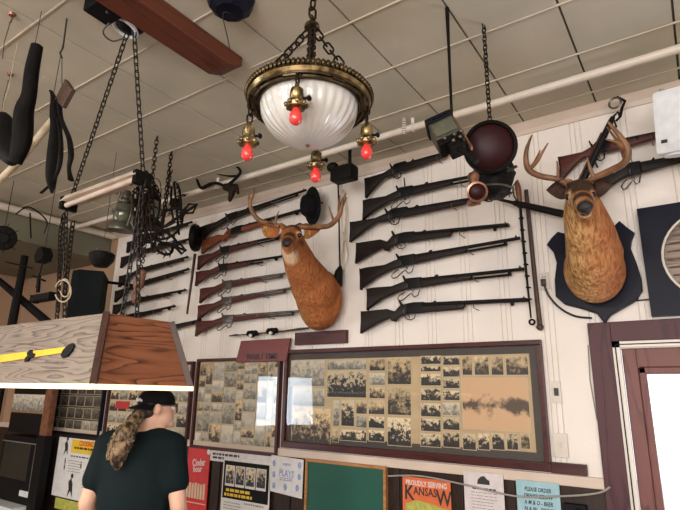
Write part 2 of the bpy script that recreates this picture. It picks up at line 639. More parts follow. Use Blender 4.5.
def fur(name, a, b_, c, split=0.5):
    """streaky coat, paler on the front of the throat, darker above"""
    m, nt, b = base(name)
    N, L = nt.nodes, nt.links
    tc = N.new('ShaderNodeTexCoord')
    mp = N.new('ShaderNodeMapping')
    mp.inputs['Scale'].default_value = (1, 1, 0.22)
    L.new(tc.outputs['Object'], mp.inputs[0])
    nz = N.new('ShaderNodeTexNoise')
    nz.inputs['Scale'].default_value = 75
    nz.inputs['Detail'].default_value = 5
    nz.inputs['Distortion'].default_value = 0.6
    L.new(mp.outputs[0], nz.inputs['Vector'])
    n2 = N.new('ShaderNodeTexNoise')
    n2.inputs['Scale'].default_value = 6
    L.new(tc.outputs['Object'], n2.inputs['Vector'])
    cr = N.new('ShaderNodeValToRGB')
    e = cr.color_ramp.elements
    e[0].position, e[0].color = 0.36, (*b_, 1)
    e[1].position, e[1].color = 0.62, (*a, 1)
    L.new(nz.outputs['Fac'], cr.inputs[0])
    sp = N.new('ShaderNodeSeparateXYZ')
    L.new(tc.outputs['Generated'], sp.inputs[0])
    ad = N.new('ShaderNodeMath')
    ad.operation = 'MULTIPLY_ADD'
    ad.inputs[1].default_value = 0.6
    L.new(n2.outputs['Fac'], ad.inputs[0])
    L.new(sp.outputs['X'], ad.inputs[2])
    mr = N.new('ShaderNodeMapRange')
    mr.inputs[1].default_value = split + 0.15
    mr.inputs[2].default_value = split + 0.60
    L.new(ad.outputs[0], mr.inputs[0])
    mx = N.new('ShaderNodeMix')
    mx.data_type = 'RGBA'
    mx.blend_type = 'MIX'
    m2 = N.new('ShaderNodeMix')
    m2.data_type = 'RGBA'
    m2.blend_type = 'MULTIPLY'
    m2.inputs[0].default_value = 0.55
    m2.inputs[6].default_value = (*c, 1)
    L.new(cr.outputs[0], m2.inputs[7])
    L.new(mr.outputs[0], mx.inputs[0])
    L.new(cr.outputs[0], mx.inputs[6])
    mm = N.new('ShaderNodeMix')
    mm.data_type = 'RGBA'
    mm.inputs[0].default_value = 0.35
    mm.inputs[6].default_value = (*c, 1)
    L.new(cr.outputs[0], mm.inputs[7])
    L.new(mm.outputs[2], mx.inputs[7])
    last = mx.outputs[2]
    for an, colr in (('dark_patch', (0.05, 0.028, 0.018)), ('pale_patch', (0.72, 0.52, 0.33))):
        at = N.new('ShaderNodeAttribute')
        at.attribute_name = an
        jit = N.new('ShaderNodeMath')
        jit.operation = 'MULTIPLY'
        jit.use_clamp = True
        mr2 = N.new('ShaderNodeMapRange')
        mr2.inputs[1].default_value = 0.3
        mr2.inputs[2].default_value = 0.6
        mr2.inputs[3].default_value = 0.6
        mr2.inputs[4].default_value = 1.1
        L.new(nz.outputs['Fac'], mr2.inputs[0])
        L.new(at.outputs['Fac'], jit.inputs[0])
        L.new(mr2.outputs[0], jit.inputs[1])
        q = N.new('ShaderNodeMix')
        q.data_type = 'RGBA'
        L.new(jit.outputs[0], q.inputs[0])
        L.new(last, q.inputs[6])
        q.inputs[7].default_value = (*colr, 1)
        last = q.outputs[2]
    L.new(last, b.inputs['Base Color'])
    b.inputs['Roughness'].default_value = 0.8
    b.inputs['Specular IOR Level'].default_value = 0.2
    bp = N.new('ShaderNodeBump')
    bp.inputs['Strength'].default_value = 0.9
    bp.inputs['Distance'].default_value = 0.012
    L.new(nz.outputs['Fac'], bp.inputs['Height'])
    L.new(bp.outputs[0], b.inputs['Normal'])
    return m


M['fur1'] = fur('golden_deer_coat', (0.62, 0.37, 0.15), (0.24, 0.105, 0.035), (0.30, 0.075, 0.028), 0.55)
M['fur2'] = fur('russet_deer_coat', (0.60, 0.30, 0.10), (0.22, 0.085, 0.03), (0.30, 0.075, 0.025), 0.25)
M['face'] = mat('dark_face_fur', (0.085, 0.045, 0.028), 0.8, var=0.5, scale=40, bump=0.5)

# ------------------------------------------------------------------ the room
ZC = 3.294
WX0, WX1, WYF = -6.9, 3.0, -4.0
bm = NB(); box(bm, (WX0 - .1, WYF - .1, -0.1), (WX1 + .1, 3.35, 0)); struct('floor', bm, M['floor'])
# ceiling: backing slab, separate tiles with open joints, pale strips along the wall direction
bm = NB()
box(bm, (WX0 - .1, WYF - .1, ZC + 0.012), (WX1 + .1, 3.3, ZC + 0.08), 1)
TX0, TX, TY0, TY = -0.317, 0.407, 2.49, 0.402
ci = math.ceil((WX0 - TX0) / TX) - 1
x = TX0 + ci * TX
while x < WX1:
    y = TY0 - TY * 17
    while y < 3.1:
        x0, x1, y0, y1 = max(x + .005, WX0), min(x + TX - .005, WX1), max(y + .001, WYF), min(y + TY - .001, 3.05)
        if x1 - x0 > 0.02 and y1 - y0 > 0.02:
            t = random.uniform(-.0012, .0012)
            box(bm, (x0, y0, ZC + t), (x1, y1, ZC + .02), 0)
        y += TY
    x += TX
y = TY0 - TY * 16
while y < 3.0:
    box(bm, (WX0, y - .0032, ZC - .005), (WX1, y + .0032, ZC + .004), 2)
    y += TY
struct('ceiling', bm, [M['ceil'], M['gap'], M['strip']])

# back wall: boards with grooves, an opening for the door
DX0, DX1, DZ = 0.02 * 0 - 0.40, 0.62, 1.98


def grooved_wall(x0, x1, z0, z1, m=0):
    xs = []
    x = x0
    g0 = -8.0
    prof = [(x0, 0.0)]
    cx = g0
    while cx < x1:
        for k in (-0.028, 0.0, 0.028):
            q = cx + k
            if x0 + .01 < q < x1 - .01:
                prof += [(q - .0030, 0), (q - .0004, .0066), (q + .0004, .0066), (q + .0030, 0)]
        cx += 0.236
    prof.append((x1, 0.0))
    A = [bm.verts.new((a, 3.05 + d, z0)) for a, d in prof]
    B = [bm.verts.new((a, 3.05 + d, z1)) for a, d in prof]
    for k in range(len(prof) - 1):
        bm.faces.new((A[k], A[k + 1], B[k + 1], B[k])).material_index = m


dl = W(624, 400).x          # inner edge of the door casing
dtop = W(640, 348).z
bm = NB()
grooved_wall(-5.0, dl, 0, ZC)
grooved_wall(dl, 0.62, dtop, ZC)
grooved_wall(0.62, WX1, 0, ZC)
box(bm, (-5.0, 3.058, 0), (dl, 3.12, ZC))
box(bm, (dl, 3.058, dtop), (0.62, 3.12, ZC))
box(bm, (0.62, 3.058, 0), (WX1, 3.12, ZC))
struct('wall_back', bm, M['wall'])
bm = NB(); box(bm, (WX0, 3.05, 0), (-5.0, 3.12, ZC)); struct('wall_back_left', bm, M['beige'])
# left wall with a shop window opening
LY0, LY1, LZ0, LZ1 = -2.7, -1.3, 1.0, 2.0
bm = NB()
box(bm, (WX0 - .1, WYF, 0), (WX0, LY0, ZC)); box(bm, (WX0 - .1, LY1, 0), (WX0, 3.05, ZC))
box(bm, (WX0 - .1, LY0, 0), (WX0, LY1, LZ0)); box(bm, (WX0 - .1, LY0, LZ1), (WX0, LY1, ZC))
struct('wall_left', bm, M['beige'])
bm = NB()
for yy in (LY0, -2.02, LY1 - .04):
    box(bm, (WX0 - .07, yy, LZ0), (WX0 - .02, yy + .04, LZ1))
for zz in (LZ0, LZ1 - .04):
    box(bm, (WX0 - .07, LY0, zz), (WX0 - .02, LY1, zz + .04))
struct('window_1', bm, M['maroon'])
bm = NB()
FX0, FX1, FZ0, FZ1 = -1.6, 2.9, 0.8, 2.7
box(bm, (WX0, WYF - .1, 0), (FX0, WYF, ZC)); box(bm, (FX1, WYF - .1, 0), (WX1, WYF, ZC))
box(bm, (FX0, WYF - .1, 0), (FX1, WYF, FZ0)); box(bm, (FX0, WYF - .1, FZ1), (FX1, WYF, ZC))
struct('wall_front', bm, M['beige'])
bm = NB()
for k in range(5):
    xx = FX0 + (FX1 - FX0 - .04) * k / 4
    box(bm, (xx, WYF - .07, FZ0), (xx + .04, WYF - .02, FZ1))
for zz in (FZ0, FZ1 - .04):
    box(bm, (FX0, WYF - .07, zz), (FX1, WYF - .02, zz + .04))
struct('window_2', bm, M['maroon'])
bm = NB(); box(bm, (WX1, WYF - .1, 0), (WX1 + .1, 3.12, ZC)); struct('wall_right', bm, M['wall'])
# dropped soffit over the far left end
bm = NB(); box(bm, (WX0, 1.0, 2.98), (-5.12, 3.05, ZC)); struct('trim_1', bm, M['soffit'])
bm = NB(); tube(bm, [Vector((-5.06, 0.9, 3.24)), Vector((-5.06, 3.03, 3.24))], 0.035, 12); struct('trim_2', bm, M['pipe'], True)
# crown moulding
bm = NB()
cp = [(0, 0), (0, -.075), (.012, -.075), (.018, -.05), (.032, -.03), (.036, 0)]
Mx = Matrix(((0, 0, 1, 0), (-1, 0, 0, 3.05), (0, 1, 0, ZC), (0, 0, 0, 1)))
prism(bm, cp, WX1 + 5.1, Mx, off=(WX1 - 5.1) / 2)
struct('trim_3', bm, M['rail'])
# wainscot and pale rail
rz0, rz1 = W(400, 468).z, W(400, 459).z
rxe = W(611, 487).x
bm = NB(); box(bm, (WX0, 3.028, rz0), (rxe, 3.05, rz1), bev=.004); struct('trim_4', bm, M['rail'])
bm = NB(); box(bm, (WX0, 3.036, 0), (W(607, 500).x, 3.05, rz0)); struct('trim_5', bm, M['wainscot'])
for k in range(9):   # battens on the dark wainscot
    pass
bm = NB()
for px in (318 - 28, 461, 398, 219, 512):
    c = W(px, 490).x
    box(bm, (c - .02, 3.026, 0), (c + .02, 3.037, rz0 - .002), bev=.003)
struct('trim_6', bm, M['wainscot'])
# horizontal trim strip between the boards and the rail, running out to the right
bm = NB(); box(bm, (W(552, 470).x, 3.022, W(570, 474).z), (W(588, 470).x, 3.05, W(570, 463).z), bev=.003); struct('trim_7', bm, M['maroonx'])

# door and its casing
bm = NB()
cx0 = W(596, 400).x; cx1 = W(619, 400).x
ctop = W(620, 322).z; cin = W(640, 341).z
box(bm, (cx0, 3.02, 0), (cx1, 3.05, ctop), bev=.004)
box(bm, (cx1, 3.02, cin), (1.05, 3.05, ctop), bev=.004)
box(bm, (0.98 - .0, 3.02, 0), (1.05, 3.05, cin), bev=.004)
struct('trim_8', bm, M['maroon'])
bm = NB()
box(bm, (cx1, 3.03, 0), (cx1 + .035, 3.062, cin - .0))
box(bm, (cx1, 3.03, cin - .03), (.9, 3.062, cin))
box(bm, (cx1 + .012, 3.024, 0), (cx1 + .017, 3.03, cin - .013), 1)
box(bm, (cx1 + .012, 3.024, cin - .018), (.9, 3.03, cin - .013), 1)
struct('trim_9', bm, [M['white'], M['blackish']])
gx0 = W(650, 400, 3.08).x; gz1 = W(665, 374, 3.08).z
bm = NB()
ddx0 = cx1 + .035
box(bm, (ddx0, 3.07, 0.01), (gx0 - .035, 3.11, cin - .03), bev=.003)
box(bm, (gx0 - .035, 3.07, gz1 + .035), (.62, 3.11, cin - .03), bev=.003)
box(bm, (gx0 - .035, 3.07, 0.01), (.62, 3.11, 0.45), bev=.003)
box(bm, (.55, 3.07, 0.45), (.62, 3.11, gz1 + .035), bev=.003)
dr = struct('door_1', bm, M['doorwood'])
bm = NB()
box(bm, (gx0 - .035, 3.082, .45), (gx0, 3.118, gz1 + .035), bev=.006)
box(bm, (gx0 - .035, 3.082, gz1), (.55, 3.118, gz1 + .035), bev=.006)
obj('pane_moulding', bm, M['doorwood'], dr)
bm = NB(); box(bm, (gx0, 3.092, .45), (.55, 3.096, gz1)); obj('door_pane', bm, M['windowglass'], dr)
bm = NB()
kx = W(634, 500).x
ball(bm, (ddx0 + .035, 3.03, 0.97), .028); tube(bm, [Vector((ddx0 + .035, 3.03, .97)), Vector((ddx0 + .035, 3.08, .97))], .011)
obj('door_knob', bm, M['brass'], dr, True)
for k, cx_ in enumerate((-4.6, -1.6)):  # unseen lamp bodies added to go with the two fill lights
    rt = thing('fill_ceiling_lamp', 'long ceiling lamp added out of view as fill light, %s' % ('nearer the shop window', 'nearer the wooden beam')[k], 'lamp', (cx_, -1.6, 3.2), 'lamps added as fill light')
    bm = NB(); box(bm, (cx_ - .15, -2.75, 3.22), (cx_ + .15, -.45, ZC), bev=.006); obj('housing', bm, M['white'], rt)
    bm = NB(); box(bm, (cx_ - .13, -2.72, 3.205), (cx_ + .13, -.48, 3.221)); obj('diffuser', bm, M['litdiffuser'], rt)
# ground outside the door, bright in daylight
bm = NB(); box(bm, (-9, 3.4, -.12), (9, 14, -.1)); struct('ground', bm, M['rail'])

# ================================================================== WALL THINGS
YW = 3.05


def rect(px0, py0, px1, py1, y=YW):
    a, b = W(px0, py0, y), W(px1, py1, y)
    return a.x, b.x, b.z, a.z      # x0,x1,z0,z1


def xz(cx_, y, ang=0.0):
    """matrix: local u->+x, v->+z, w-> -y, turned by ang in the wall's plane"""
    c, s = math.cos(ang), math.sin(ang)
    return Matrix(((c, -s, 0, cx_[0]), (0, 0, -1, y), (s, c, 0, cx_[1]), (0, 0, 0, 1)))


def hooks(label, A, B, y0=2.99):
    """two bent wall hooks under a long thing running from A to B"""
    for t, wd in ((0.3, 'butt'), (0.72, 'muzzle')):
        p = A.lerp(B, t)
        bm = NB()
        q = [Vector((p.x, 3.052, p.z - .012)), Vector((p.x, y0 - .018, p.z - .012)), Vector((p.x, y0 - .026, p.z - .006)), Vector((p.x, y0 - .027, p.z + .012))]
        tube(bm, q, .0028, 6)
        tag(obj('wall_hook', bm, M['gunmetal'], None, True), 'small bent wall hook near the %s end of the %s' % (wd, label), 'hook', 'hooks that carry the long guns')


def long_gun(name, label, short, kind, b, m, group, stock='stockdark', metal='gun', y=2.985, hk=True, sc_=1.0, cat='rifle', flip=1, fat=1.28):
    """b, m: image points of the middle of the butt and of the muzzle"""
    B, Z = W(b[0], b[1], y), W(m[0], m[1], y)
    d = Vector((Z.x - B.x, Z.z - B.z))
    L = math.sqrt(max(d.length ** 2 - (.06 * fat) ** 2, .01))
    ang = math.atan2(d.y, d.x) - math.atan2((.06 * fat), L)
    if flip < 0:                                     # butt on the right
        ang = math.atan2(d.y, d.x) + math.atan2((.06 * fat), L)
    root = thing(name, label, cat, B, group)
    MM = xz((B.x, B.z), y, ang) @ Matrix.Diagonal((1, flip * fat, 1.1, 1))
    k = L / 1.12 * sc_
    t = .03
    v0 = .06                                        # bore axis above the butt's middle
    if kind in ('lever', 'carbine'):
        pst = [(0, -.062), (.004, .0), (0, .062 * .8), (.05 * k, .052), (.2 * k, v0 - .012), (.29 * k, v0 + .004), (.33 * k, v0 + .004), (.33 * k, v0 - .035), (.25 * k, v0 - .045), (.12 * k, -.015)]
    elif kind == 'shotgun':
        pst = [(0, -.065), (.003, 0), (0, .05), (.2 * k, v0 - .004), (.26 * k, v0 - .020), (.30 * k, v0 + .010), (.35 * k, v0 + .016), (.35 * k, v0 - .035), (.29 * k, v0 - .05), (.262 * k, v0 - .072), (.235 * k, v0 - .066), (.225 * k, v0 - .05), (.12 * k, -.02)]
    else:
        pst = [(0, -.066), (.004, 0), (0, .052), (.04 * k, .05), (.22 * k, v0 - .010), (.30 * k, v0 + .004), (.36 * k, v0 + .010), (.36 * k, v0 - .032), (.30 * k, v0 - .040), (.22 * k, v0 - .038), (.12 * k, -.012)]
    bm = NB(); prism(bm, pst, t * 1.15, MM, bev=.009)
    obj('stock', bm, M[stock], root, True)
    bm = NB(); prism(bm, [(-.004, -.066), (-.001, 0), (-.004, .052), (.003, .05), (.006, 0), (.003, -.064)], t * 1.0, MM, bev=.002)
    obj('butt_plate', bm, M[metal], root)
    tp = lambda u, v, w=0.0: MM @ Vector((u, v, w))
    # receiver
    bm = NB()
    if kind in ('lever', 'carbine'):
        prism(bm, [(.30 * k, v0 - .038), (.30 * k, v0 + .010), (.325 * k, v0 + .02), (.43 * k, v0 + .018), (.43 * k, v0 - .034)], t * .95, MM, bev=.004)
    elif kind == 'shotgun':
        prism(bm, [(.33 * k, v0 - .036), (.335 * k, v0 + .016), (.40 * k, v0 + .022), (.47 * k, v0 + .02), (.47 * k, v0 - .034)], t * 1.0, MM, bev=.006)
    elif kind == 'musket':
        prism(bm, [(.33 * k, v0 - .012), (.33 * k, v0 + .014), (.40 * k, v0 + .018), (.44 * k, v0 + .012), (.44 * k, v0 - .014)], t * 1.25, MM, bev=.004)
    else:
        prism(bm, [(.33 * k, v0 - .030), (.32 * k, v0 + .010), (.35 * k, v0 + .024), (.47 * k, v0 + .022), (.47 * k, v0 - .028)], t * 1.05, MM, bev=.006)
        tube(bm, [tp(.37 * k, v0 + .012, .012), tp(.372 * k, v0 - .006, .04)], .005, 8)
    obj('receiver', bm, M[metal], root, True)
    # hammer
    bm = NB(); prism(bm, [(.300 * k, v0 + .006), (.283 * k, v0 + .034), (.292 * k, v0 + .040), (.306 * k, v0 + .024), (.320 * k, v0 + .014)], .008, MM, bev=.001)
    if kind == 'carbine':
        prism(bm, [(.36 * k, v0 + .01), (.352 * k, v0 + .075), (.358 * k, v0 + .075), (.368 * k, v0 + .015)], .006, MM)
    obj('hammer', bm, M[metal], root)
    # guard, lever, trigger
    bm = NB()
    gc = .36 * k
    if kind in ('lever', 'carbine'):
        tube(bm, [tp(.42 * k, v0 - .036), tp(.40 * k, v0 - .072), tp(.372 * k, v0 - .078), tp(.352 * k, v0 - .058), tp(.33 * k, v0 - .066), tp(.285 * k, v0 - .088), tp(.255 * k, v0 - .092), tp(.243 * k, v0 - .076), tp(.262 * k, v0 - .062), tp(.30 * k, v0 - .050)], .0042, 6)
    else:
        tube(bm, [tp(.41 * k, v0 - .032), tp(.40 * k, v0 - .058), tp(.375 * k, v0 - .066), tp(.345 * k, v0 - .060), tp(.325 * k, v0 - .040)], .0038, 6)
    obj('trigger_guard', bm, M['gunmetal' if kind != 'bolt' else metal], root, True)
    bm = NB(); tube(bm, [tp(.368 * k, v0 - .030), tp(.360 * k, v0 - .046), tp(.366 * k, v0 - .056)], .003, 6)
    obj('trigger', bm, M['gunmetal'], root, True)
    # barrel
    bm = NB()
    if kind == 'shotgun':
        for s in (-.0085, .0085):
            tube(bm, [tp(.45 * k, v0 + .006, s), tp(L, v0, s)], .0098, 10)
        tube(bm, [tp(.46 * k, v0 + .016), tp(L - .01, v0 + .009)], .003, 6)
    else:
        r0, r1 = (.0125, .0098) if kind != 'musket' else (.0135, .0105)
        tube(bm, [(*tp(.41 * k, v0 + .006), r0), (*tp(L, v0), r1)], None, 10)
    obj('barrel', bm, M[metal], root, True)
    if kind in ('lever', 'carbine'):
        bm = NB(); tube(bm, [tp(.44 * k, v0 - .017), tp((.93 if kind == 'lever' else .78) * L, v0 - .019)], .0078, 8)
        obj('magazine_tube', bm, M[metal], root, True)
    fe = {'lever': .70, 'carbine': .66, 'shotgun': .66, 'musket': .93, 'bolt': .80}[kind]
    bm = NB()
    prism(bm, [(.43 * k, v0 - .034), (.43 * k, v0 + .004), (fe * L, v0 + .001), (fe * L + .008, v0 - .010), (fe * L - .01, v0 - .021 if kind != 'shotgun' else v0 - .026)], t * .95, MM, bev=.007)
    obj('forend', bm, M[stock], root, True)
    for u in ([.62, .92] if kind != 'musket' else [.55, .75, .92]):
        bm = NB(); tube(bm, [tp(u * L - .006, v0 - .008), tp(u * L + .006, v0 - .008)], .0185, 10)
        obj('barrel_band', bm, M[metal], root, True)
    bm = NB(); prism(bm, [(L - .03, v0 + .006), (L - .022, v0 + .020), (L - .014, v0 + .006)], .004, MM)
    prism(bm, [(.52 * k, v0 + .010), (.54 * k, v0 + .022), (.552 * k, v0 + .022), (.555 * k, v0 + .010)], .010, MM)
    obj('sight', bm, M[metal], root)
    if hk:
        hooks(short, tp(0, v0 - .03), tp(L, v0 - .012), y)
    return root


GC = 'rifles in the column right of the first deer head'
cen = [
    ('bolt', (366, 187), (470, 146), 'dark shotgun mounted topmost in the column beside the hanging signal lamp', 'topmost gun of the middle column'),
    ('carbine', (364, 209), (505, 170), 'dark carbine with a raised sight, second from the top in the middle column', 'second gun of the middle column'),
    ('bolt', (351, 231), (500, 194), 'thick-bodied dark rifle whose barrel passes behind the small copper lens', 'third gun of the middle column'),
    ('shotgun', (357, 252), (509, 225), 'dark long gun with pistol grip and thin barrel, fourth in the middle column', 'fourth gun of the middle column'),
    ('lever', (361, 278), (520, 238), 'long dark lever rifle fifth from the top in the middle column', 'fifth gun of the middle column'),
    ('lever', (368, 298), (524, 269), 'dark lever rifle with curved butt, second from the bottom of the middle column', 'sixth gun of the middle column'),
    ('shotgun', (362, 321), (528, 300), 'dark shotgun mounted lowest, just above the big framed photo board', 'lowest gun of the middle column'),
]
for kd, b, m, lab, sh in cen:
    long_gun('shotgun' if kd == 'shotgun' or 'shotgun' in lab else 'rifle', lab, sh, kd, b, m, GC)
GL = 'rifles in the column left of the first deer head'
lef = [
    ('lever', (201, 233), (306, 190), 'stockdark', 'dark rifle directly under the ceiling moulding left of the first deer head', 'top gun of the left column', 'gun'),
    ('shotgun', (203, 246), (306, 209), 'stockorange', 'rifle with orange-brown stock reaching behind the antlers of the first deer', 'orange-stocked gun', 'gun'),
    ('lever', (199, 262), (285, 235), 'stockred', 'red-stocked rifle third from the top, left of the first deer head', 'third gun of the left column', 'gun'),
    ('carbine', (197, 278), (284, 256), 'stockred', 'thick red-brown rifle with dark forend, fourth in the left column', 'fourth gun of the left column', 'gun'),
    ('lever', (201, 295), (289, 273), 'stockred', 'red-stocked lever rifle whose muzzle ends at the deer neck, fifth in the left column', 'fifth gun of the left column', 'gunmetal'),
    ('lever', (199, 312), (293, 288), 'stockred', 'red-stocked lever rifle second from the bottom of the left column', 'sixth gun of the left column', 'gunmetal'),
    ('lever', (197, 328), (302, 311), 'stockred', 'long silver-barrelled lever rifle at the bottom of the left column', 'lowest gun of the left column', 'gunmetal'),
]
for kd, b, m, st, lab, sh, mt in lef:
    long_gun('shotgun' if kd == 'shotgun' else 'rifle', lab, sh, kd, b, m, GL, st, mt, fat=1.1)
GF = 'muskets at the far left end of the wall'
far = [
    ('musket', (128, 247), (192, 222), 'dark musket behind the spiked iron traps, highest at the far left', 'highest far left musket'),
    ('musket', (122, 262), (190, 239), 'dark musket above the carved wooden block, second at the far left', 'second far left musket'),
    ('musket', (120, 281), (188, 257), 'dark musket passing behind the top of the carved wooden block', 'third far left musket'),
    ('musket', (116, 296), (189, 269), 'dark musket with a heavy muzzle fitting, level with the carved wooden block', 'fourth far left musket'),
    ('bolt', (114, 310), (186, 290), 'dark musket fifth from the top at the far left, above the billiard lamp', 'fifth far left musket'),
    ('bolt', (110, 327), (175, 306), 'thin dark musket lowest but one, just over the billiard lamp end', 'sixth far left musket'),
    ('musket', (118, 345), (201, 320), 'dark musket partly hidden behind the corner of the billiard lamp', 'seventh far left musket'),
]
for kd, b, m, lab, sh in far:
    long_gun('musket', lab, sh, kd, b, m, GF, 'stockdark', 'gun', cat='musket', fat=.98)
GR = 'guns above the right deer head'
long_gun('rifle', 'brown-stocked rifle high on the wall behind the right deer antlers', 'upper right rifle', 'bolt', (560, 168), (692, 126), GR, 'stockred', 'gun', y=2.985)
long_gun('rifle', 'black rifle reaching from the right deer head toward the white loudspeaker', 'lower right rifle', 'carbine', (594, 188), (728, 148), GR, 'stockdark', 'gun', y=2.985)

# diagonal musket with a lifting ring behind the right deer
y = 2.92
A, B = W(574, 200, y), W(613, 117, y)
rt = thing('ramrod_musket', 'black diagonal musket barrel topped by a ring, crossing behind the right antlers', 'musket', A)
ORG[rt.name] = A
d = (B - A).normalized()
bm = NB(); tube(bm, [(*A, .017), (*A.lerp(B, .5), .019), (*A.lerp(B, .93), .016), (*B, .012)], None, 10); obj('barrel', bm, M['gun'], rt, True)
bm = NB(); s = Vector((-d.z, 0, d.x)); tube(bm, [A + s * .02, A.lerp(B, .8) + s * .016], .009, 8); obj('ramrod', bm, M['stockred'], rt, True)
bm = NB(); ring(bm, W(615, 103, y), (.2, 1, 0), .030, .006); obj('ring', bm, M['gunmetal'], rt, True)
bm = NB(); tube(bm, [W(620, 117, y), W(622, 108, y), W(625, 101, y), W(617, 97, y)], .008, 8); tube(bm, [B, W(618, 112, y), W(620, 117, y), W(616, 121, y)], .007, 8); obj('spring_clip', bm, M['iron'], rt, True)
bm = NB(); tube(bm, [Vector((A.lerp(B, .5).x, 3.05, A.lerp(B, .5).z)), A.lerp(B, .5)], .005, 6); tube(bm, [Vector((B.x, 3.05, B.z)), B], .005, 6); obj('wall_peg', bm, M['iron'], rt)

# short barrel crossing left of the right deer
A, B = W(497, 199, 2.97), W(563, 214, 2.97)
rt = thing('gun_barrel', 'short black gun barrel crossing the sabre left of the right deer', 'gun barrel', A)
bm = NB(); tube(bm, [(*A, .008), (*A.lerp(B, .25), .010), (*A.lerp(B, .3), .018), (*B, .022)], None, 10); obj('barrel', bm, M['gun'], rt, True)
bm = NB(); tube(bm, [W(500, 200, 2.97), W(494, 195, 2.97), W(497, 189, 2.97), W(506, 190, 2.97), W(510, 197, 2.97)], .0035, 6); obj('loop', bm, M['iron'], rt, True)
bm = NB()
for t in (.3, .9):
    p = A.lerp(B, t); tube(bm, [Vector((p.x, 3.05, p.z)), p], .005, 6)
obj('wall_peg', bm, M['iron'], rt)

# sabre with its scabbard
y = 2.99
rt = thing('sabre', 'slim upright sabre with brown hilt hanging between the rifles and the right deer', 'sabre', W(533, 327, y))
bm = NB(); tube(bm, spline([(*W(520, 203, y), .009), (*W(523, 240, y), .0085), (*W(527, 280, y), .007), (*W(531, 318, y), .005)], 4), None, 8); obj('blade', bm, M['gun'], rt, True)
bm = NB(); tube(bm, spline([(*W(517, 181, y), .010), (*W(518, 188, y), .018), (*W(520, 203, y), .013)], 4), None, 10); obj('hilt', bm, M['copper'], rt, True)
bm = NB(); tube(bm, [W(518, 180, y), W(513, 186, y - .02), W(514, 196, y - .02), W(519, 204, y)], .004, 6)
for q in range(9):
    p = W(520 + q * 1.2, 207 + q * 11.5, y); ring(bm, p, (0.1, 0, 1), .012, .0035, 10, 5)
obj('guard', bm, M['iron'], rt, True)
bm = NB(); ring(bm, W(532, 322, y), (0, 1, 0), .014, .006, 12); obj('drag_ring', bm, M['iron'], rt, True)
bm = NB(); p = W(520, 215, y); tube(bm, [Vector((p.x, 3.05, p.z)), p], .005, 6); obj('wall_peg', bm, M['iron'], rt)
y = 3.025
sb = NB(); tube(sb, spline([(*W(526, 190, y), .012), (*W(531, 240, y), .013), (*W(536, 290, y), .013), (*W(540, 326, y), .014)], 4), None, 8)
ball(sb, W(540, 327, y), .02)
tag(obj('scabbard', sb, M['brownleather'], None, True), 'brown leather scabbard leaning beside the slim sabre', 'scabbard')

# warming pan with long handle
y = 2.93
rt = thing('warming_pan', 'round black pan on a long thin handle hanging left of the red-stocked rifles', 'pan', W(187, 314, y))
c = W(195, 238, y)
bm = NB(); Mx = Matrix.Translation(c) @ Matrix.Rotation(math.radians(-58), 4, 'Z') @ Matrix.Rotation(PI / 2, 4, 'X')
lathe(bm, [(0, .035), (.07, .034), (.115, .02), (.125, 0), (.12, -.025), (.06, -.04), (0, -.042)], 28, Mx @ Matrix.Diagonal((1, 1.0, 1, 1))); obj('pan', bm, M['iron'], rt, True)
bm = NB(); tube(bm, [(*W(195, 254, y), .013), (*W(191, 285, y), .011), (*W(187, 314, y), .009)], None, 8); obj('handle', bm, M['maroonx'], rt, True)
bm = NB(); tube(bm, [Vector((c.x, 3.05, c.z + .02)), c + Vector((0, 0, .02))], .006, 6); obj('wall_peg', bm, M['iron'], rt)

# thin rod with two round knobs above the sign
y = 3.0
A, B = W(229, 336, y), W(309, 328, y)
rt = thing('rotating_skewer', 'thin iron rod with two black round knobs above the red sign', 'rod', A)
bm = NB(); tube(bm, [(*A, .004), (*W(236, 335, y), .010), (*W(240, 335, y), .005), (*W(285, 331, y), .007), (*W(300, 329, y), .010), (*B, .006)], None, 8); obj('rod', bm, M['gunmetal'], rt, True)
for px, py in ((252, 334), (272, 331.5)):
    bm = NB(); c = W(px, py, y - .02)
    ball(bm, c, .034, sx=1.05, sy=.8, sz=.85); ball(bm, c + Vector((-.03, 0, .004)), .024); ball(bm, c + Vector((.035, 0, .006)), .022); tube(bm, [c, Vector((c.x, 3.05, c.z))], .007, 6)
    k = obj('knob', bm, M['iron'], rt, True)
    bm = NB(); ball(bm, c + Vector((.010, -.026, -.016)), .014); obj('glass_bead', bm, M['whiteplastic'], k, True)

# red sign plate
x0, x1, z0, z1 = rect(239, 341, 287, 361, 3.0)
rt = thing('sign_plate', 'crimson wooden sign with dark lettering fixed above the middle photo board', 'sign', (x0, 3.02, z0))
bm = NB(); prism(bm, [(x0 - .025, z0), (x1 - .01, z0), (x1 + .02, z1), (x0 + .02, z1)], .02, xz((0, 0), 3.01), bev=.004)
obj('board', bm, M['crimson'], rt)
bm = NB(); text_bm(bm, 'WAR / TIME', xz(((x0 + x1) / 2, z0 + .018), 2.998), .062, sx=1.0, bold=.0012); obj('lettering', bm, M['ink'], rt)
x0, x1, z0, z1 = rect(296, 333, 347, 343, 3.03)
bm = NB(); box(bm, (x0, 3.015, z0), (x1, 3.05, z1), bev=.004); tag(obj('name_plate', bm, M['maroonx']), 'narrow dark maroon bar on the wall under the first deer mount', 'plaque')


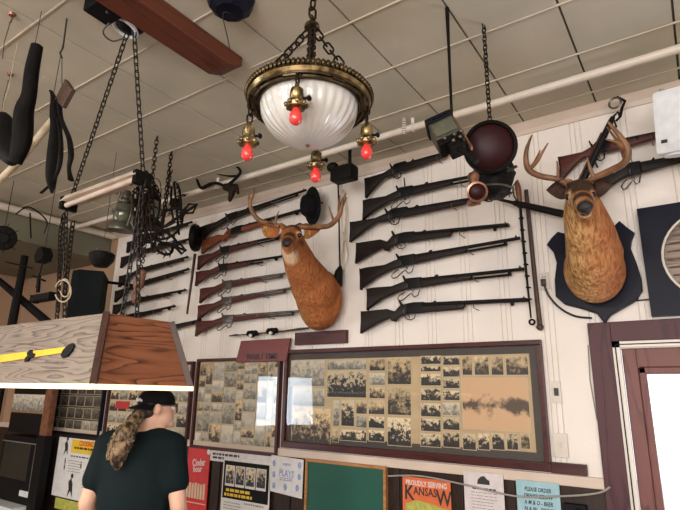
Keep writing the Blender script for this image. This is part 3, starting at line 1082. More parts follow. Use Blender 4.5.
# ------------------------------------------------------------------ framed photo boards
def board(name, label, x0, x1, z0, z1, fr, mw, back, prints, yb=3.045, group=None, frm='maroonx', bottom=None):
    rt = thing(name, label, 'picture frame', ((x0 + x1) / 2, yb, z0), group)
    bm = NB()
    bt = bottom or fr
    box(bm, (x0, yb - .035, z1 - fr), (x1, yb + .004, z1), bev=.004); box(bm, (x0, yb - .035, z0), (x1, yb + .004, z0 + bt), bev=.004)
    box(bm, (x0, yb - .035, z0 + bt), (x0 + fr, yb + .004, z1 - fr), bev=.003); box(bm, (x1 - fr, yb - .035, z0 + bt), (x1, yb + .004, z1 - fr), bev=.003)
    obj('frame', bm, M[frm], rt)
    bm = NB(); box(bm, (x0 + fr * .8, yb - .008, z0 + bt * .8), (x1 - fr * .8, yb + .002, z1 - fr * .8)); obj('mat_board', bm, M['matboard'], rt)
    bm = NB(); box(bm, (x0 + fr + mw, yb - .010, z0 + bt + mw), (x1 - fr - mw, yb - .007, z1 - fr - mw)); obj('backing', bm, M[back], rt)
    for (a, b, c, d_, mt) in prints:
        bm = NB(); box(bm, (a, yb - .0128, c), (b, yb - .0095, d_), 0)
        e = min(.004, (b - a) * .08)
        box(bm, (a + e, yb - .0135, c + e), (b - e, yb - .0125, d_ - e), 1)
        obj('photograph', bm, [M['printedge'], M[mt]], rt)
    bm = NB(); box(bm, (x0 + fr * .8, yb - .024, z0 + bt * .8), (x1 - fr * .8, yb - .022, z1 - fr * .8)); obj('glass_pane', bm, M['pane'], rt)
    return rt


# the big board
bx0, bx1 = W(286, 400).x, W(547, 400).x
bz0, bz1 = W(420, 459.5).z, W(420, 345).z
PB = []


def PR(x0, y0, x1, y1, m):
    a, b = W(x0, y0), W(x1, y1)
    cx, cy = (x0 + x1) / 2, (y0 + y1) / 2
    PB.append((W(x0, cy).x, W(x1, cy).x, W(cx, y1).z, W(cx, y0).z, m))


def cb(a, b, c, d, m): PR(280 + a / 3.92, 330 + b / 3.92, 280 + c / 3.92, 330 + d / 3.92, m)
def cc(a, b, c, d, m): PR(410 + a / 3.4, 330 + b / 3.4, 410 + c / 3.4, 330 + d / 3.4, m)


cb(48, 118, 182, 222, 'photo3'); cb(190, 118, 345, 158, 'photo3'); cb(190, 162, 345, 266, 'photo2')
cb(52, 228, 182, 300, 'photo3'); cb(52, 305, 205, 445, 'photo1')
cb(355, 112, 418, 162, 'photo1'); cb(355, 168, 418, 218, 'photo3'); cb(355, 224, 418, 270, 'photo1')
cb(426, 108, 520, 215, 'photo1'); cb(426, 222, 520, 335, 'photo1'); cb(426, 342, 520, 455, 'photo2')
cb(245, 275, 298, 378, 'photo2'); cb(303, 275, 347, 330, 'photo1'); cb(352, 276, 416, 332, 'photo1')
cb(303, 336, 347, 384, 'photo3'); cb(352, 338, 416, 386, 'photo2'); cb(214, 275, 240, 378, 'photo3')
cb(240, 390, 345, 436, 'photo2'); cb(352, 391, 416, 438, 'photo2'); cb(210, 383, 236, 440, 'photo1')
for a, b in ((88, 118), (122, 143), (148, 191), (197, 242), (248, 296), (301, 346), (351, 398)):
    cc(40, a, 110, b, 'photo2')
for a, b in ((88, 121), (125, 161), (165, 200), (205, 241), (246, 292), (297, 341), (346, 400)):
    cc(115, a, 174, b, 'photo2' if a != 246 else 'photo3')
for a, b in ((180, 216), (221, 273), (278, 322), (328, 406)):
    cc(a, 88, b, 155, 'photo1')
cc(181, 162, 410, 342, 'panorama')
for a, b in ((182, 229), (234, 275), (281, 326), (331, 372)):
    cc(a, 350, b, 408, 'photo2')
cc(378, 348, 412, 405, 'photo1')
board('photo_board', 'wide maroon-framed board of old photographs, the largest one, right of centre', bx0, bx1, bz0, bz1, .028, .045, 'backpaper', PB, bottom=.045)
# the middle board
ax0, ax1, az0, az1 = W(197, 400).x, W(282, 400).x, W(240, 452).z, W(240, 358).z
P2 = []
rnd = random.Random(3)
cx_ = ax0 + .03
while cx_ < ax1 - .06:
    w_ = min(rnd.choice((.06, .08, .11, .14)), ax1 - .028 - cx_)
    cz_ = az0 + .035
    while cz_ < az1 - .06:
        h_ = min(rnd.choice((.07, .09, .12, .16)), az1 - .028 - cz_)
        if h_ > .03:
            P2.append((cx_, cx_ + w_ - .004, cz_, cz_ + h_ - .005, rnd.choice(('photo3', 'photo3', 'photo5', 'photo1'))))
        cz_ += h_
    cx_ += w_
board('photo_board', 'square-ish photo board with pale glassy reflections, under the crimson sign', ax0, ax1, az0, az1, .022, .003, 'backpaper', P2, frm='maroonx')
# board behind the man
ax0, ax1, az0, az1 = W(110, 400).x, W(193, 400).x, W(180, 445).z, W(180, 362).z
P3 = []
nx, nz_ = 8, 6
for i in range(nx):
    for j in range(nz_):
        a = ax0 + .03 + (ax1 - ax0 - .06) * i / nx; c = az0 + .03 + (az1 - az0 - .06) * j / nz_
        w_, h_ = (ax1 - ax0 - .06) / nx, (az1 - az0 - .06) / nz_
        P3.append((a + .004, a + w_ - .006, c + .004, c + h_ - .007, 'photo2' if rnd.random() < .5 else 'photo3'))
b3 = board('photo_board', 'photo board mostly hidden behind the man in the black cap', ax0, ax1, az0, az1, .022, .003, 'printedge', P3)
bm = NB(); x0, x1, z0, z1 = rect(118, 401, 131, 409); box(bm, (x0, 3.029, z0), (x1, 3.033, z1), bev=.001); obj('red_card', bm, M['redink'], b3, label='bright red card')
# dim board at the far left
ax0, ax1, az0, az1 = W(54, 400).x, W(106, 400).x, W(80, 435).z, W(80, 380).z
P4 = []
nx, nz_ = 6, 4
for i in range(nx):
    for j in range(nz_):
        a = ax0 + .03 + (ax1 - ax0 - .06) * i / nx; c = az0 + .03 + (az1 - az0 - .06) * j / nz_
        w_, h_ = (ax1 - ax0 - .06) / nx, (az1 - az0 - .06) / nz_
        P4.append((a + .005, a + w_ - .006, c + .006, c + h_ - .008, 'photo4' if not (j == 0 and i > 3) else 'photo3'))
board('photo_board', 'dim photo board at the left, between the orange post and the man', ax0, ax1, az0, az1, .022, .003, 'matboard', P4, frm='navy')


# ------------------------------------------------------------------ posters on the lower wall
def tilt_sheet(px0, py0, px1, py1, y=3.022):
    a = W(px0, py0, y); b = W(px1, py1, y)
    return a.x, b.x, b.z, a.z


def lines(bm, x0, x1, z0, z1, n, y, mi, fill=.5, jag=.2):
    for k in range(n):
        zt = z1 - (z1 - z0) * (k + .25) / n
        h = (z1 - z0) / n * fill
        e = rnd.uniform(0, jag) * (x1 - x0)
        s = x0 + e * .3
        while s < x1 - e:
            w_ = rnd.uniform(.05, .16) * (x1 - x0)
            box(bm, (s, y - .0006, zt - h), (min(s + w_, x1 - e * .5), y, zt), mi)
            s += w_ + .03 * (x1 - x0)


# red poster
x0, x1, z0, z1 = tilt_sheet(188, 447, 210, 520)
z0 = z1 - .50
x0, x1 = W(188, 460, 3.02).x, W(210, 460, 3.02).x
rt = thing('red_poster', 'tall red poster of striped packets hanging right beside the man', 'poster', (x0, 3.02, z0))
bm = NB(); box(bm, (x0, 3.016, z0), (x1, 3.022, z1)); obj('sheet', bm, M['redp'], rt)
w_ = x1 - x0
bm = NB(); text_bm(bm, 'Cinder', xz(((x0 + x1) / 2 + .01, z1 - .13), 3.0155, .12), .075, sx=.72, bold=.001); text_bm(bm, 'Snacks', xz(((x0 + x1) / 2, z1 - .185), 3.0155, .12), .06, sx=.72, bold=.001) if False else None
for k, s in enumerate(('Cinder', 'hour')):
    if k: text_bm(bm, s, xz(((x0 + x1) / 2, z1 - .175), 3.0155, .1), .065, sx=.8, bold=.001)
ball(bm, (x1 - .012, 3.013, z1 - .02), .02, sy=.25)
obj('lettering', bm, M['paper'], rt)
bm = NB()
for k in range(7):
    a = x0 + .012 + (w_ - .03) * k / 7
    box(bm, (a, 3.0145, z1 - .37), (a + w_ / 11, 3.0158, z1 - .255 - .004 * (k % 3)), bev=.0005)
box(bm, (x0 + .01, 3.0145, z1 - .405), (x1 - .01, 3.0158, z1 - .398))
obj('packet_row', bm, M['printedge'], rt)

# banner strip and event poster
x0, x1, z0, z1 = rect(211, 452, 273, 463, 3.02)
z0 = W(240, 464, 3.02).z; z1 = W(240, 453, 3.02).z
rt = thing('paper_banner', 'narrow pale printed strip pinned under the middle photo board', 'banner', (x0, 3.01, z0))
bm = NB(); box(bm, (x0, 3.016, z0), (x1, 3.020, z1)); obj('sheet', bm, M['pinkpaper'], rt)
bm = NB(); lines(bm, x0 + .02, x0 + (x1 - x0) * .5, z0 + .015, z1 - .01, 2, 3.0158, 0, .6); obj('lettering', bm, M['ink'], rt)
x0, x1 = W(222, 490, 3.012).x, W(270, 490, 3.012).x
z1 = W(246, 459, 3.012).z; z0 = z1 - .55
rt = thing('event_poster', 'white event poster with four dark portraits in a black panel', 'poster', (x0, 3.01, z0))
bm = NB(); box(bm, (x0, 3.008, z0), (x1, 3.012, z1)); obj('sheet', bm, M['paper'], rt)
w_ = x1 - x0
bm = NB(); pz = z1 - .285; box(bm, (x0 + .012, 3.0065, pz), (x1 - .012, 3.0082, z1 - .025)); obj('black_panel', bm, M['blackish'], rt)
for k in range(4):
    a = x0 + .03 + (w_ - .06) * k / 4
    bm = NB(); box(bm, (a + .003, 3.0058, pz + .085), (a + (w_ - .06) / 4 - .006, 3.0066, z1 - .055)); box(bm, (a + .010, 3.005, pz + .103), (a + (w_ - .06) / 4 - .013, 3.0059, z1 - .06), 1)
    obj('portrait', bm, [M['paper'], M['photo2']], rt)
bm = NB(); lines(bm, x0 + .03, x0 + w_ * .68, pz + .012, pz + .075, 2, 3.0064, 0, .62); obj('yellow_lettering', bm, M['yellow'], rt)
bm = NB(); lines(bm, x0 + .03, x0 + w_ * .45, pz - .12, pz - .02, 5, 3.0078, 0, .28); lines(bm, x0 + w_ * .5, x1 - .04, pz - .03, pz - .008, 1, 3.0078, 0, .5); obj('small_print', bm, M['greyink'], rt)
bm = NB(); lathe(bm, [(0, 0), (.042, 0), (.042, .001), (0, .001)], 20, xz((x1 - .08, pz - .12), 3.0072)); lathe(bm, [(0, 0), (.03, 0), (.03, .001), (0, .001)], 20, xz((x1 - .08, pz - .12), 3.0064), 1); box(bm, (x1 - .092, 3.0048, pz - .14), (x1 - .068, 3.0056, pz - .10), 2); obj('round_seal', bm, [M['ink'], M['lime'], M['paper']], rt)

# blue and white print
x0, x1 = W(271, 475, 3.012).x, W(303, 475, 3.012).x
z1 = W(288, 457.5, 3.012).z; z0 = W(288, 495, 3.012).z
rt = thing('club_notice', 'white notice with blue lettering and small blue figures, left of the green board', 'notice', (x0, 3.01, z0))
bm = NB(); prism(bm, [(x0 - .01, z0 + .01), (x1, z0 - .01), (x1 + .004, z1 - .004), (x0, z1 + .006)], .004, xz((0, 0), 3.01)); obj('sheet', bm, M['paper'], rt)
bm = NB(); cxm = (x0 + x1) / 2; w_ = x1 - x0; h_ = z1 - z0
text_bm(bm, 'PLAYS', xz((cxm, z0 + h_ * .48), 3.0075, -.05), .062, sx=.8, bold=.0014)
lines(bm, cxm - w_ * .2, cxm + w_ * .2, z0 + h_ * .36, z0 + h_ * .46, 2, 3.0078, 0, .6)
lines(bm, cxm - w_ * .12, cxm + w_ * .12, z0 + h_ * .78, z0 + h_ * .86, 1, 3.0078, 0, .8)
for a, b in ((.1, .8), (.1, .5), (.12, .2), (.48, .2), (.85, .22), (.9, .52), (.9, .82)):
    ball(bm, (x0 + w_ * a, 3.008, z0 + h_ * b), .016, sy=.1, sz=1.35)
obj('print', bm, M['blueink'], rt)

# green board
x0, x1 = W(307, 490, 3.03).x, W(388, 490, 3.03).x
z1 = W(345, 462, 3.03).z; z0 = z1 - .62
rt = thing('chalkboard', 'plain green board in a thin tan wooden frame below the big photo board', 'chalkboard', ((x0 + x1) / 2, 3.03, z0))
bm = NB(); f = .018
box(bm, (x0, 3.0, z1 - f), (x1, 3.034, z1), bev=.003); box(bm, (x0, 3.0, z0), (x1, 3.034, z0 + f), bev=.003); box(bm, (x0, 3.0, z0 + f), (x0 + f, 3.034, z1 - f), bev=.003); box(bm, (x1 - f, 3.0, z0 + f), (x1, 3.034, z1 - f), bev=.003)
obj('frame', bm, M['tan'], rt)
bm = NB(); box(bm, (x0 + f * .8, 3.012, z0 + f * .8), (x1 - f * .8, 3.03, z1 - f * .8)); obj('writing_surface', bm, M['green'], rt)

# orange poster
x0, x1 = W(403, 492, 3.02).x, W(451, 492, 3.02).x
z1 = W(427, 478.5, 3.02).z; z0 = z1 - .42
rt = thing('orange_poster', 'orange poster with big dark capitals right of the green board', 'poster', (x0, 3.02, z0))
bm = NB(); box(bm, (x0, 3.016, z0), (x1, 3.021, z1)); obj('sheet', bm, M['orange'], rt)
cxm = (x0 + x1) / 2; w_ = x1 - x0
bm = NB(); text_bm(bm, 'PROUDLY SERVING', xz((cxm, z1 - .045), 3.0155), .040, sx=.76, bold=.001); obj('white_lettering', bm, M['pinkpaper'], rt)
bm = NB(); text_bm(bm, 'K', xz((cxm - w_ * .36, z1 - .125), 3.0155), .115, sx=.85, bold=.002); text_bm(bm, 'ANSAS', xz((cxm - w_ * .02, z1 - .095), 3.0155), .062, sx=.8, bold=.001); text_bm(bm, 'W', xz((cxm + w_ * .36, z1 - .135), 3.0155), .115, sx=.78, bold=.002); obj('dark_lettering', bm, M['ink'], rt)
bm = NB(); prism(bm, [(x0 + .02, z1 - .21), (x0 + .02, z1 - .15), (x0 + w_ * .3, z1 - .125), (x0 + w_ * .6, z1 - .135), (x1 - .02, z1 - .155), (x1 - .02, z1 - .21)], .001, xz((0, 0), 3.0150)); obj('leaf_picture', bm, M['lime'], rt)

# white letter and light blue sheet
x0, x1 = W(464.5, 490, 3.02).x, W(504, 490, 3.02).x
z1 = W(484, 472.5, 3.02).z; z0 = z1 - .38
rt = thing('typed_notice', 'white typed notice with a small dark building picture at its head', 'notice', (x0, 3.02, z0))
bm = NB(); box(bm, (x0, 3.016, z0), (x1, 3.0195, z1)); obj('sheet', bm, M['pinkpaper'], rt)
w_ = x1 - x0; cxm = (x0 + x1) / 2
bm = NB(); lines(bm, x0 + .035, x1 - .03, z0 + .06, z1 - .10, 14, 3.0158, 0, .22); lines(bm, cxm - .07, cxm + .08, z1 - .088, z1 - .078, 1, 3.0158, 1, .9); obj('typing', bm, [M['greyink'], M['ink']], rt)
bm = NB(); prism(bm, [(cxm - .035, z1 - .062), (cxm - .03, z1 - .038), (cxm - .012, z1 - .022), (cxm + .008, z1 - .018), (cxm + .022, z1 - .034), (cxm + .036, z1 - .040), (cxm + .036, z1 - .062)], .001, xz((0, 0), 3.0153)); obj('building_picture', bm, M['ink'], rt)
x0, x1 = W(517, 495, 3.02).x, W(560, 495, 3.02).x
z1 = W(538, 481.5, 3.02).z; z0 = z1 - .36
rt = thing('blue_notice', 'light blue sheet with lines of bold dark writing, nearest the door', 'notice', (x0, 3.02, z0))
bm = NB(); box(bm, (x0, 3.016, z0), (x1, 3.0195, z1)); obj('sheet', bm, M['bluepaper'], rt)
cxm = (x0 + x1) / 2
bm = NB()
for k, s in enumerate(('PLEASE ORDER', 'DRINKS BELOW', 'A M & O - BEER', 'N & W - DRINK', 'THANK YOU')):
    text_bm(bm, s, xz((cxm, z1 - .05 - .032 * k), 3.0156), .028, sx=.72 + .04 * (k > 1), shear=.2, bold=.0006)
obj('writing', bm, M['ink'], rt)

# cable draped along the dark wainscot
bm = NB(); tube(bm, spline([(*W(388, 476, 3.0), .005), (*W(420, 476, 2.99), .005), (*W(462, 484, 2.995), .005), (*W(515, 496, 3.0), .005), (*W(565, 496, 3.0), .005), (*W(598, 493, 3.005), .005), (*W(610, 487, 3.02), .005)], 6), None, 6)
tag(obj('wall_cable', bm, M['greycable'], None, True), 'pale cable sagging along the dark lower wall behind the notices', 'cable')
x0, x1, z0, z1 = rect(563, 503, 588, 525, 3.0)
bm = NB(); box(bm, (x0, 2.99, z0), (x1, 3.036, z1), bev=.004); ball(bm, ((x0 + x1) / 2 + .02, 2.988, z1 - .03), .018, sy=.5)
tag(obj('switch_box', bm, M['blackish']), 'small black box with a round knob low down beside the door casing', 'switch box')

# outlets
def plate(px0, py0, px1, py1, label, kind, m='plastic'):
    x0, x1, z0, z1 = rect(px0, py0, px1, py1, 3.04)
    rt = thing('wall_outlet', label, 'outlet', ((x0 + x1) / 2, 3.045, z0))
    bm = NB(); box(bm, (x0, 3.036, z0), (x1, 3.052, z1), bev=.003); obj('cover_plate', bm, M[m], rt)
    bm = NB(); cx, cz = (x0 + x1) / 2, (z0 + z1) / 2
    if kind == 2:
        for dz in (-.022, .022):
            box(bm, (cx - .008, 3.034, cz + dz - .006), (cx - .005, 3.0365, cz + dz + .006)); box(bm, (cx + .005, 3.034, cz + dz - .006), (cx + .008, 3.0365, cz + dz + .006))
        obj('slots', bm, M['ink'], rt)
    elif kind == 1:
        box(bm, (cx - .012, 3.033, cz - .02), (cx + .012, 3.0365, cz + .02), bev=.002); obj('dark_insert', bm, M['ink'], rt)
    else:
        box(bm, (cx - .006, 3.028, cz - .010), (cx + .006, 3.0365, cz + .012), bev=.002); obj('toggle', bm, M[m], rt)


plate(551, 381, 562, 403, 'ivory outlet plate with a dark insert right of the big photo board', 1)
plate(552, 433, 569, 458, 'ivory switch plate above the dark trim strip left of the door casing', 3)
plate(539, 273, 550, 289, 'small white double outlet at the lower left edge of the deer shield', 2)
bm = NB(); tube(bm, spline([(*W(544, 284, 3.0), .006), (*W(549, 296, 3.02), .006), (*W(560, 308, 3.02), .006), (*W(575, 316, 3.03), .006), (*W(592, 318, 3.04), .006)], 6), None, 6); box(bm, W(541, 286, 3.02), W(546, 279, 3.036), bev=.004)
tag(obj('power_cord', bm, M['cable'], None, True), 'black power cord curving from the small outlet under the deer shield', 'cord')
bm = NB(); tube(bm, spline([(*W(612, 312, 3.04), .004), (*W(630, 302, 3.04), .004), (*W(655, 299, 3.04), .004), (*W(690, 296, 3.04), .004)], 5), None, 6)
tag(obj('wall_cable', bm, M['cable'], None, True), 'thin dark cable running right from the deer shield to the navy picture', 'cable')
bm = NB(); tube(bm, [W(588, 345, 3.045), W(590, 380, 3.045), W(597, 420, 3.045)], .003, 5)
tag(obj('wall_cable', bm, M['greycable'], None, True), 'thin pale cable running down the left edge of the door casing', 'cable')

# navy picture with a round opening
x0 = W(644, 260, 3.02).x; x1 = x0 + .62; z1 = W(645, 209, 3.02).z; z0 = W(650, 317, 3.02).z
cx, cz = (x0 + x1) / 2, (z0 + z1) / 2
rt = thing('round_picture', 'navy square picture frame with a large round opening, at the right edge', 'picture frame', (cx, 3.02, z0))
bm = NB()
cr_ = W(663, 262, 3.02).x
R = cx - cr_
N_ = 40
fo, fi = [], []
for k in range(N_):
    a = 2 * PI * k / N_
    c, s = math.cos(a), math.sin(a)
    q = 1 / max(abs(c), abs(s))
    fo.append((cx + (x1 - cx) * c * q, cz + (z1 - cz) * s * q)); fi.append((cx + R * c, cz + R * s))
for yv in (2.995, 3.045):
    A = [bm.verts.new((p[0], yv, p[1])) for p in fo]; B_ = [bm.verts.new((p[0], yv, p[1])) for p in fi]
    for k in range(N_):
        bm.faces.new((A[k], A[(k + 1) % N_], B_[(k + 1) % N_], B_[k]))
    if yv < 3: A0, B0 = A, B_
    else:
        for k in range(N_):
            bm.faces.new((A0[k], A0[(k + 1) % N_], A[(k + 1) % N_], A[k])); bm.faces.new((B0[k], B0[(k + 1) % N_], B_[(k + 1) % N_], B_[k]))
obj('frame', bm, M['navy'], rt)
bm = NB(); ring(bm, (cx, 2.994, cz), (0, 1, 0), R - .002, .006, 40); obj('round_bezel', bm, M['white'], rt, True)
bm = NB(); lathe(bm, [(0, 0), (R, 0), (R, .004), (0, .004)], 40, xz((cx, cz), 3.035)); obj('picture', bm, M['oaklit'], rt)
bm = NB()
for k in range(-5, 6):
    h_ = math.sqrt(max(R * R - (k * R / 5.6) ** 2, 0)) - .02
    if h_ > .02: tube(bm, [Vector((cx - h_, 3.028, cz + k * R / 5.6)), Vector((cx + h_, 3.026, cz + k * R / 5.6 + .012))], .005, 6)
obj('picture_slats', bm, M['carved'], rt, True)

# white loudspeaker at the top right
rt = thing('wall_loudspeaker', 'white boxy loudspeaker on a bracket high at the right edge', 'loudspeaker', W(672, 150, 2.75))
a = W(661, 150, 2.72); 
Mx = Matrix.Translation(W(684, 121, 2.72)) @ Matrix.Rotation(math.radians(-18), 4, 'Z') @ Matrix.Rotation(math.radians(12), 4, 'X') @ Matrix.Rotation(math.radians(8), 4, 'Y')
bm = NB(); box(bm, (-.10, -.09, -.15), (.13, .09, .15), M=Mx, bev=.02); obj('body', bm, M['whiteplastic'], rt, True)
bm = NB(); lathe(bm, [(.045, -.16), (.06, -.158), (.062, -.15), (.03, -.148), (.03, -.156)], 24, Mx @ Matrix.Translation((-.03, -.01, 0)), 0); obj('port_ring', bm, M['whiteplastic'], rt, True)
bm = NB(); box(bm, (-.07, -.096, -.10), (-.045, -.088, -.085), M=Mx); obj('badge', bm, M['ink'], rt)
bm = NB(); tube(bm, [W(672, 98, 2.76), W(660, 90, 3.06)], .016, 8); box(bm, W(655, 97, 3.035), W(668, 84, 3.05)); obj('bracket', bm, M['whiteplastic'], rt)

# ================================================================== HANGING THINGS
# ceiling beam end
x1 = -1.728; x0 = -1.885
bm = NB()
prism(bm, [(WYF + .1, 0), (WYF + .1, -.085), (1.52, -.085), (1.60, -.05), (1.60, 0)], x1 - x0, Matrix(((0, 0, 1, (x0 + x1) / 2), (1, 0, 0, 0), (0, 1, 0, ZC - .002), (0, 0, 0, 1))), bev=.006)
tag(obj('ceiling_beam', bm, M['beamwood']), 'red-brown wooden beam on the ceiling, ending with a chamfer at top left', 'beam')

# black box with a wire and the small round canopy holding the lamp chains
c = CL(108, 6, ZC - .03)
rt = thing('junction_box', 'small black square box on the ceiling beside the wooden beam', 'box', c)
bm = NB(); Mx = Matrix.Translation(c) @ Matrix.Rotation(.05, 4, 'Z'); box(bm, (-.085, -.06, -.03), (.085, .06, .03), M=Mx, bev=.006); obj('cover', bm, M['blackish'], rt)
bm = NB(); ball(bm, c + Vector((0, 0, -.031)), .007); obj('screw', bm, M['gunmetal'], rt)
bm = NB(); tube(bm, spline([(*(c + Vector((-.05, .05, -.02))), .004), (*CL(103, 32, 3.2), .004), (*CL(112, 41, 3.18), .004), (*CL(124, 38, 3.2), .004)], 6), None, 6); obj('wire', bm, M['cable'], rt, True)

cc_ = CL(131, 24, ZC - .01)
rt = thing('hanging_tube_lamp', 'long pale tube lamp hung level on two chains at the left', 'lamp', cc_)
bm = NB(); lathe(bm, [(0, .01), (.065, .008), (.062, -.012), (.04, -.035), (0, -.045)], 24, Matrix.Translation(cc_)); obj('canopy', bm, M['iron'], rt, True)
bm = NB(); ring(bm, cc_ + Vector((-.01, -.02, -.03)), (0.2, .3, 1), .055, .010, 20); obj('canopy_ring', bm, M['whiteplastic'], rt, True)
TY_ = 1.36
tl, tr = W(68, 208, TY_), W(143, 173, TY_)
tz = (tl.z + tr.z) / 2
bm = NB()
Mx = Matrix(((0, 0, 1, 0), (1, 0, 0, TY_), (0, 1, 0, tz), (0, 0, 0, 1)))
prism(bm, [(-.05, .0), (-.035, .03), (.035, .03), (.05, 0)], tr.x - tl.x + .02, Mx, off=(tl.x + tr.x) / 2)
obj('reflector', bm, M['rail'], rt)
bm = NB(); tube(bm, [Vector((tl.x + .02, TY_ - .02, tz - .02)), Vector((tr.x - .02, TY_ - .02, tz - .008))], .014, 12); obj('tube', bm, M['rail'], rt, True)
for q in (tl.x, tr.x - .0):
    bm = NB(); box(bm, (q - .015, TY_ - .045, tz - .04), (q + .015, TY_ + .045, tz + .03), bev=.004); obj('end_socket', bm, M['iron'], rt)
c1, c2 = Vector((tl.x + .02, TY_, tz + .03)), Vector((tr.x - .0, TY_, tz + .03))
for a, b in ((cc_ + Vector((-.02, 0, -.04)), c1), (cc_ + Vector((.03, .0, -.04)), c2)):
    bm = NB(); chain(bm, a, b, .040, .015, .0032); obj('chain', bm, M['chain'], rt)
bm = NB(); chain(bm, c1 + Vector((.03, -.01, .05)), c1 + Vector((.18, -.01, .01)), .03, .012, .0026, sag=.05); chain(bm, c2, c2 + Vector((-.13, .0, -.02)), .03, .012, .0026, sag=.03)
obj('loose_chain', bm, M['chain'], rt)

# billiard lamp
rt_loc = Vector((-1.9, 1.36, 1.66))
rt = thing('billiard_lamp', 'long wood-grained billiard table lamp with sloping sides and dark corner trim', 'lamp', rt_loc)
XE = -1.87
ye0 = 1.117; ye1 = 1.565
pz0 = 1.668
XL = -3.22
tc0 = W(107, 313, 1.185)                       # top corner near
tz1 = tc0.z; tin = 0.145
T = [Vector((XL + .12, ye0 + .068, tz1)), Vector((tc0.x, ye0 + .068, tz1)), Vector((tc0.x, ye1 - .068, tz1)), Vector((XL + .12, ye1 - .068, tz1))]
Bt = [Vector((XL, ye0, pz0)), Vector((XE, ye0, pz0)), Vector((XE, ye1, pz0)), Vector((XL, ye1, pz0))]


def slab(bm, q, th, mi=0):
    """four corners, thickness inwards"""
    n = (q[1] - q[0]).cross(q[3] - q[0]).normalized() * th
    a = [bm.verts.new(p) for p in q]; b = [bm.verts.new(p - n) for p in q]
    bm.faces.new(a).material_index = mi; bm.faces.new(b[::-1]).material_index = mi
    for k in range(4):
        bm.faces.new((a[k], b[k], b[(k + 1) % 4], a[(k + 1) % 4])).material_index = mi


bm = NB(); slab(bm, [Bt[0], Bt[1], T[1], T[0]], .012); obj('side_panel', bm, M['oaklit'], rt, label='grey-brown grained side panel painted pale as if bleached by light')
bm = NB(); slab(bm, [Bt[2], Bt[3], T[3], T[2]], .012); obj('side_panel', bm, M['oaklit'], rt)
bm = NB(); slab(bm, [Bt[1], Bt[2], T[2], T[1]], .012); obj('end_panel', bm, M['oakorange'], rt, label='orange grained end panel')
bm = NB(); slab(bm, [Bt[3], Bt[0], T[0], T[3]], .012); obj('end_panel', bm, M['oakorange'], rt)
bm = NB(); slab(bm, T, .012); obj('top_panel', bm, M['oaklit'], rt)
for k in range(4):
    bm = NB(); a, b = Bt[k], T[k]
    dirs = (a - Vector(((XL + XE) / 2, 1.36, a.z))); dirs.x = math.copysign(.5, dirs.x); dirs.y = math.copysign(.5, dirs.y); dirs.z = 0
    o_ = dirs.normalized() * .004
    tube(bm, [a + o_, b + o_], .017, 4); obj('corner_trim', bm, M['lamptrim'], rt)
bm = NB()
for a, b in ((0, 1), (1, 2), (2, 3), (3, 0)):
    pass
rim = .012
box(bm, (XL - .01, ye0 - rim, pz0 - .018), (XE + .01, ye0 + .01, pz0 + .002)); box(bm, (XL - .01, ye1 - .01, pz0 - .018), (XE + .01, ye1 + rim, pz0 + .002))
box(bm, (XL - .01, ye0 + .01, pz0 - .018), (XL + .01, ye1 - .01, pz0 + .002)); box(bm, (XE - .01, ye0 + .01, pz0 - .018), (XE + .01, ye1 - .01, pz0 + .002))
obj('lower_rim', bm, M['litdiffuser'], rt, label='pale yellow glowing lower rim')
bm = NB(); box(bm, (XL + .01, ye0 + .01, pz0 - .012), (XE - .01, ye1 - .01, pz0 - .006)); obj('diffuser', bm, M['litdiffuser'], rt)
# painted cue with black diamond clips on the pale side
nrm = (Bt[1] - Bt[0]).cross(T[0] - Bt[0]).normalized()


def onside(px, py, off=.004):
    r = ray(px, py); t = ((Bt[0] - EYE).dot(nrm)) / r.dot(nrm)
    return EYE + r * t + nrm * off


bm = NB()
q = [onside(-45, 370, .003), onside(68, 352.6, .003), onside(68, 347.4, .003), onside(-45, 361, .003)]
slab(bm, q, -.004)
obj('yellow_strip', bm, M['yellow'], rt)
for cx, cy in ((69, 351.5), (31, 356), (-8, 360.5)):
    bm = NB(); d1 = (1.0 if cx != 31 else .8)
    ps = [(-5, 7), (-6.5, 4), (-4, -1), (1, -6), (5.5, -8), (7, -5.5), (4.5, 0), (0, 5.5)] if cx != 31 else [(-6, 8), (-5.5, 4), (-2, 0), (-3, -3), (1, -7), (4, -7), (4.5, -3), (8, -2), (6, 2), (1, 3), (-2, 7)]
    a = [bm.verts.new(onside(cx + p[0] * d1, cy + p[1] * d1, .0095)) for p in ps]; b = [bm.verts.new(onside(cx + p[0] * d1, cy + p[1] * d1, .004)) for p in ps]
    bm.faces.new(a); bm.faces.new(b[::-1])
    for k in range(len(ps)): bm.faces.new((a[k], b[k], b[(k + 1) % len(ps)], a[(k + 1) % len(ps)]))
    obj('black_clip', bm, M['blackish'], rt)
bm = NB()
for k in range(26):
    t = (k + .5) / 26; 
    for s in (0.985,):
        p = Bt[0].lerp(Bt[1], .1 + .9 * s).lerp(T[0].lerp(T[1], .1 + .9 * s), .08 + .84 * t * .999) + nrm * .002
        if k % 3 == 0: ball(bm, p, .0035, u=6, v=4)
obj('nail_heads', bm, M['lamptrim'], rt)
